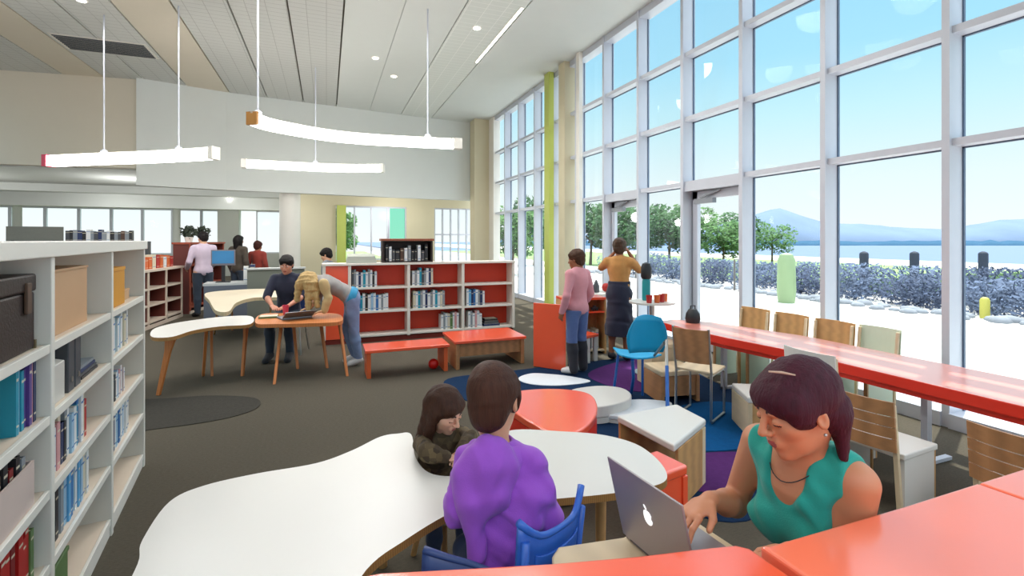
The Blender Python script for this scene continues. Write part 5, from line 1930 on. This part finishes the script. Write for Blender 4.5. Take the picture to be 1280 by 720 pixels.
for s in 'RL':
    make_cloth('shoe', G, ['foot' + s], cloth('grey_shoe', '#6a6d74', bump=.02), .006, bo_, .008, folds=None)
make_hair('hair', J['head'], HR, .98, hairm('brown', '#553121', '#2c1710'), .004, bo_,
          [('e', (0, -.020, .040), (.088, .108, .098)), ('e', (0, -.060, -.030), (.066, .050, .064), .03), ('e', (0, .045, .060), (.074, .050, .040), .03), ('e', (.066, .02, .01), (.022, .034, .05), .02), ('e', (-.066, .02, .01), (.022, .034, .05), .02)],
          [('e', (0, .112, -.045), (.066, .080, .090), .008), ('e', (.088, .0, -.016), (.022, .022, .034)), ('e', (-.088, .0, -.016), (.022, .022, .034))], (.0014, 70, 5))

# ---------------------------------------------------------------- girl in camouflage
base = (.48, 2.16, 0)
J = W2(base, dict(pelvis=(.51, 2.27, .37), belly=(.50, 2.25, .46), chest=(.485, 2.185, .575), neck=(.487, 2.135, .685), head=(.492, 2.095, .795),
                  sR=(.395, 2.135, .648), sL=(.575, 2.185, .648), eR=(.392, 2.015, .660), wR=(.462, 1.945, .652), eL=(.60, 2.07, .662), wL=(.535, 1.975, .654),
                  hR=(.46, 2.27, .34), hL=(.56, 2.28, .34), kR=(.44, 2.08, .33), kL=(.58, 2.10, .33), aR=(.44, 2.10, .07), aL=(.58, 2.12, .07), tR=(.43, 2.02, .03), tL=(.58, 2.04, .03)))
HR = euler(math.radians(214), math.radians(24), math.radians(4))
gi, G = person('small child with long brown hair in camouflage top at the white table', J, .56, .80, HR, (-.966, -.26, 0), skin('girl', '#d9a488', '#b8655e', '#3a2216'), .004, base, 0, True,
               {'R': dict(d=(.85, -.5, -.05), n=(0, 0, 1), curl=.7), 'L': dict(d=(-.6, -.7, -.05), n=(0, 0, 1), curl=.7)})
R = G['R']; u_ = R[:, 2]
camo = mat('cloth_camouflage', '#6b5a3c', .9, .3, 34, kind='voronoi', col2='#2a1c14', bump=.2, bscale=120)
make_cloth('camouflage_top', G, ['torso', 'pelvis', 'armR', 'armL', 'foreR', 'foreL'], camo, .0045, gi, .013, (), [(J['pelvis'] - u_ * .03, -u_)], (.003, 60, 2), [cap(J['neck'] + u_ * .03, J['head'], .034, .05, .008, None, -1)])
make_cloth('trousers', G, ['pelvis', 'thighR', 'thighL', 'shinR', 'shinL'], cloth('denim_dark', '#2c3a58'), .007, gi, .007, (), [(J['pelvis'] + u_ * .10, u_)])
make_hair('hair', J['head'], HR, .80, hairm('chestnut', '#4c2d1d', '#24130c'), .0035, gi,
          [('e', (0, -.020, .040), (.092, .110, .098)), ('e', (0, .045, .056), (.074, .046, .040), .03), ('c', (.070, -.01, .02), (.088, .010, -.22), .032, .022, .03), ('c', (-.070, -.01, .02), (-.086, .015, -.20), .030, .018, .03), ('c', (0, -.085, .0), (0, -.075, -.27), .060, .045, .04),
           ('c', (.05, -.06, 0), (.07, -.05, -.26), .045, .03, .03), ('c', (-.05, -.06, 0), (-.07, -.05, -.26), .045, .03, .03)],
          [('e', (0, .110, -.042), (.060, .085, .086), .010)], (.002, 80, 6))
t = thing('stool', 'low round stool under the small child in camouflage', 'stool', (.52, 2.29, 0))
m = MB(); m.lathe([(.13, .245), (.15, .252), (.15, .272), (.13, .28)], 24); m.build('seat', ply_light, t, smooth=True)
for k in range(3):
    a = k * 2.1 + .4
    m = MB(); m.tube([(math.cos(a) * .09, math.sin(a) * .09, .246), (math.cos(a) * .15, math.sin(a) * .15, 0)], .014, 10); m.build('leg', ply, t, smooth=True)


# ---------------------------------------------------------------- standing people further back
def standing(label, xy, H, yaw, sk, res, top, trousers, hair, hs=1.0, rs=None, over=None, fem=True, head=(0, 0, 0), hairstyle='short', eyes='open', topname='jumper', skirt=None, boots=None, hem=.0, shoes='#2a2a2e', z=0.0, sleeves=True):
    J = stand_pose(H)
    s = H / 1.7
    for k, v in (over or {}).items():
        J[k] = np.array(v, dtype=np.float32) * s
    rs = rs or s
    HR = euler(*[math.radians(a) for a in head])
    o, G = person(label, J, rs, hs, HR, (1, 0, 0), sk, res, (xy[0], xy[1], z), yaw, fem, eyes=eyes, slim=1.0)
    sl = ['armR', 'armL', 'foreR', 'foreL'] if sleeves else ['armR', 'armL']
    make_cloth(topname, G, ['torso', 'pelvis'] + sl, top, res, o, .018 * s, (), [((0, 0, J['pelvis'][2] - .10 * s + hem), (0, 0, -1))], (.004, 26, 3), [cap(J['neck'] + V3(0, 0, .03), J['head'], .05 * s, .06 * s, .01, None, -1)])
    if skirt:
        make_cloth('skirt', G, ['pelvis'], skirt, res, o, .02 * s, [cap((0, 0, 1.10 * s), (0, 0, .38 * s), .15 * s, .20 * s, .05, ((0, 1, 0), 1.15))], [((0, 0, .36 * s), (0, 0, -1)), ((0, 0, 1.12 * s), (0, 0, 1))], (.006, 30, 5))
    else:
        make_cloth('trousers', G, ['pelvis', 'thighR', 'thighL', 'shinR', 'shinL'], trousers, res, o, .016 * s, (), [((0, 0, J['pelvis'][2] - .035 * s), (0, 0, 1))], (.003, 30, 7))
    if boots:
        for sd in 'RL':
            make_cloth('boot', G, ['shin' + sd], boots, res, o, .026 * s, (), [(J['k' + sd] - V3(0, 0, .03), (0, 0, 1))], None)
    for sd in 'RL':
        make_cloth('shoe', G, ['foot' + sd], mat('shoe_' + shoes[1:], shoes, .6, .06, 20), res * .7, o, .012 * s, (), [((0, 0, .004), (0, 0, -1))], None)
    add = [('e', (0, -.020, .042), (.090, .108, .096)), ('e', (0, -.055, -.025), (.070, .052, .066), .03), ('e', (0, .045, .062), (.074, .048, .038), .03)]
    if hairstyle == 'long':
        add += [('c', (0, -.08, 0), (0, -.075, -.26), .07, .05, .04), ('c', (.065, -.02, 0), (.08, -.01, -.22), .035, .02, .03), ('c', (-.065, -.02, 0), (-.08, -.01, -.22), .035, .02, .03)]
    if hairstyle == 'bun':
        add += [('e', (0, -.10, .07), (.05, .045, .045), .02)]
    make_hair('hair', J['head'], HR, hs, hair, max(res * .7, .006), o, add, [('e', (0, .112, -.045), (.066, .080, .090), .008)], (.003, 80, 5))
    return o


dark_hair = hairm('black', '#1c1514', '#0c0808')
brown_hair = hairm('mid_brown', '#5a3a26', '#301c12')
sk_a = skin('light', '#d9a585')
sk_b = skin('brown', '#9a6242', '#7d4038', '#1d120e')
pr = ray(254, 300, 9.75)
standing('person in a pale lavender shirt, seen from behind at the far red shelves', (pr.x, pr.y), 1.70, math.radians(28), sk_a, .012, cloth('lavender', '#cbb9c9'), cloth('slate', '#2e3a4a'), dark_hair, 1.0, None,
         dict(wR=(.20, .22, .98), wL=(-.22, .24, .98), eR=(.24, -.02, 1.12), eL=(-.25, -.02, 1.12)), False, (10, 12, 0))
pr = ray(712, 300, 5.62)
standing('person in a pink jumper and blue jeans standing by the orange booth', (pr.x + .06, pr.y - .08), 1.41, math.radians(22), sk_b, .008, cloth('pink', '#dc959c'), cloth('jeans', '#5a6ea0', var=.12), brown_hair, .93, .86,
         dict(wR=(.22, .14, .88), wL=(-.23, .08, .87), eR=(.25, -.03, 1.10), eL=(-.26, -.03, 1.10)), False, (14, 8, 0), boots=cloth('black_boot', '#24222a'), shoes='#d8d4d2', z=.0065)
pr = ray(774, 300, 6.12)
standing('person in a tan top and long navy skirt, hands raised, beside the windows', (pr.x, pr.y), 1.54, math.radians(-48), sk_b, .009, cloth('tan', '#c98f4e', var=.12), cloth('navy', '#1f2238'), hairm('ash_brown', '#5b4636', '#33261e'), .98, None,
         dict(wR=(.10, .15, 1.52), wL=(-.12, .14, 1.50), eR=(.26, .10, 1.28), eL=(-.28, .08, 1.30), tR=(.11, .12, .03), tL=(-.11, .12, .03)), True, (12, 6, 0), skirt=cloth('navy', '#1f2238'), hem=.14, sleeves=False, hairstyle='bun', topname='top', z=.0125)
pr = ray(322, 300, 11.3)
standing('person in a dark red jacket far behind the grey service desk', (pr.x, pr.y), 1.50, math.radians(-20), sk_b, .016, cloth('dark_red', '#8a2f22'), cloth('slate', '#2e3a4a'), hairm('auburn', '#4a2018', '#2a100c'), 1.0, None, None, True, (0, 10, 0))
pr = ray(298, 300, 11.0)
standing('person in a brown grey coat far behind the grey service desk', (pr.x, pr.y), 1.64, math.radians(-30), sk_b, .016, cloth('umber', '#4d4338'), cloth('slate', '#2e3a4a'), dark_hair, 1.0, None, None, True, (0, 0, 0), hairstyle='long')
pr = ray(409, 300, 8.9)
standing('person with black hair behind the left end of the orange bookcase', (pr.x, pr.y), 1.36, math.radians(70), sk_a, .014, cloth('grey', '#777b80'), cloth('slate', '#2e3a4a'), dark_hair, 1.0, .84, None, False, (0, 24, 0))

# ---------------------------------------------------------------- seated person in navy
pr = ray(361, 300, 6.55)
J = {k: np.array(v, dtype=np.float32) for k, v in dict(pelvis=(0, -.02, .55), belly=(0, 0, .70), chest=(0, .04, .90), neck=(0, .06, 1.06), head=(0, .10, 1.215), sR=(.175, .04, 1.02), sL=(-.175, .04, 1.02), eR=(.23, .16, .80), eL=(-.23, .16, .80),
                                                       wR=(.10, .36, .700), wL=(-.10, .36, .700), hR=(.09, 0, .51), hL=(-.09, 0, .51), kR=(.12, .40, .50), kL=(-.12, .40, .50), aR=(.12, .38, .08), aL=(-.12, .38, .08), tR=(.13, .52, .03), tL=(-.13, .52, .03)).items()}
HR = euler(0, math.radians(14), 0)
so_, G = person('person in a navy top seated facing the camera at the orange wood table', J, .98, 1.0, HR, (1, 0, 0), skin('tan', '#cd8e74', '#a05048', '#15100e'), .008, (pr.x, pr.y, 0), math.radians(168), False, {'R': dict(d=(-.5, .8, -.08), n=(0, 0, 1), curl=.4), 'L': dict(d=(.5, .8, -.08), n=(0, 0, 1), curl=.4)}, eyes='open')
make_cloth('navy_top', G, ['torso', 'pelvis', 'armR', 'armL'], cloth('navy', '#1f2238'), .008, so_, .018, (), [(J['pelvis'] - V3(0, 0, .07), (0, 0, -1))], (.004, 30, 3), [cap(J['neck'] + V3(0, 0, .03), J['head'], .05, .06, .01, None, -1)])
make_cloth('trousers', G, ['pelvis', 'thighR', 'thighL', 'shinR', 'shinL'], cloth('slate', '#2e3a4a'), .01, so_, .011, (), [(J['pelvis'] + V3(0, 0, .10), (0, 0, 1))])
for sd in 'RL':
    make_cloth('shoe', G, ['foot' + sd], cloth('black_shoe', '#26262a', bump=.02), .01, so_, .012, (), [((0, 0, .004), (0, 0, -1))], None)
make_hair('hair', J['head'], HR, 1.0, dark_hair, .006, so_, [('e', (0, -.020, .042), (.090, .108, .096)), ('e', (0, -.055, -.025), (.070, .052, .066), .03), ('e', (0, .045, .066), (.074, .048, .036), .03)], [('e', (0, .112, -.045), (.068, .080, .096), .008)], (.003, 80, 5))

# ---------------------------------------------------------------- blond person bending over the table
base = (.30, 6.32, 0)
J = W2(base, dict(pelvis=(.28, 6.32, .84), belly=(.18, 6.32, .92), chest=(.04, 6.31, 1.00), neck=(-.09, 6.30, 1.06), head=(-.20, 6.29, 1.03),
                  sR=(-.03, 6.43, 1.03), sL=(-.03, 6.17, 1.03), eR=(-.10, 6.44, .83), wR=(-.18, 6.38, .72), eL=(.02, 6.15, .86), wL=(-.02, 6.14, .712),
                  hR=(.30, 6.40, .80), hL=(.30, 6.24, .80), kR=(.25, 6.41, .44), kL=(.31, 6.23, .44), aR=(.34, 6.41, .07), aL=(.38, 6.23, .07), tR=(.23, 6.42, .03), tL=(.27, 6.22, .03)))
HR = euler(math.radians(92), math.radians(62), 0)
le, G = person('person with blond hair and blue jeans bending over the orange wood table', J, .84, .96, HR, (0, 1, 0), skin('fair', '#d8ab84'), .008, base, 0, True,
               {'R': dict(d=(-.8, -.2, -.12), n=(0, 0, 1), curl=.3), 'L': dict(d=(-.8, 0, -.15), n=(0, 0, 1), curl=.4)})
make_cloth('grey_top', G, ['torso', 'pelvis', 'armR'], cloth('warm_grey', '#9a9490'), .008, le, .016, (), [(J['pelvis'] + V3(.06, 0, -.02), (.9, 0, -.35))], (.004, 30, 3), [cap(J['neck'] + V3(-.04, 0, .0), J['head'], .05, .06, .01, None, -1)])
make_cloth('beige_sleeve', G, ['armL', 'foreL'], cloth('sand', '#c9ab78'), .008, le, .020, (), (), (.004, 30, 3))
make_cloth('jeans', G, ['pelvis', 'thighR', 'thighL', 'shinR', 'shinL'], cloth('light_jeans', '#7f93b8', var=.15), .008, le, .018, (), [(J['pelvis'] - V3(.05, 0, -.02), (-.9, 0, .35))], (.004, 30, 7))
m_ = make_cloth('waist_jacket', G, ['pelvis'], cloth('teal_blue', '#2f8fb8'), .008, le, .034, (), [(J['pelvis'] - V3(.03, 0, -.02), (-.9, 0, .35)), (J['pelvis'] + V3(.05, 0, -.02), (.9, 0, -.35))], (.004, 30, 7))
for sd in 'RL':
    make_cloth('shoe', G, ['foot' + sd], mat('shoe_d8d4d2', '#d8d4d2'), .008, le, .012, (), [((0, 0, .004), (0, 0, -1))], None)
make_hair('hair', J['head'], HR, .96, hairm('blond', '#d9b982', '#a07a45'), .006, le,
          [('e', (0, -.020, .042), (.095, .112, .10)), ('e', (0, .045, .062), (.074, .048, .038), .03), ('c', (.07, .0, .0), (.085, .26, -.13), .05, .03, .04), ('c', (-.07, .0, .0), (-.085, .27, -.14), .055, .035, .04), ('c', (0, .06, .09), (.0, .24, .02), .05, .03, .04),
           ('c', (0, -.08, 0), (-.06, -.02, -.16), .06, .05, .04), ('c', (-.08, -.04, -.06), (-.12, .20, -.22), .05, .03, .04)],
          [], (.006, 60, 5))
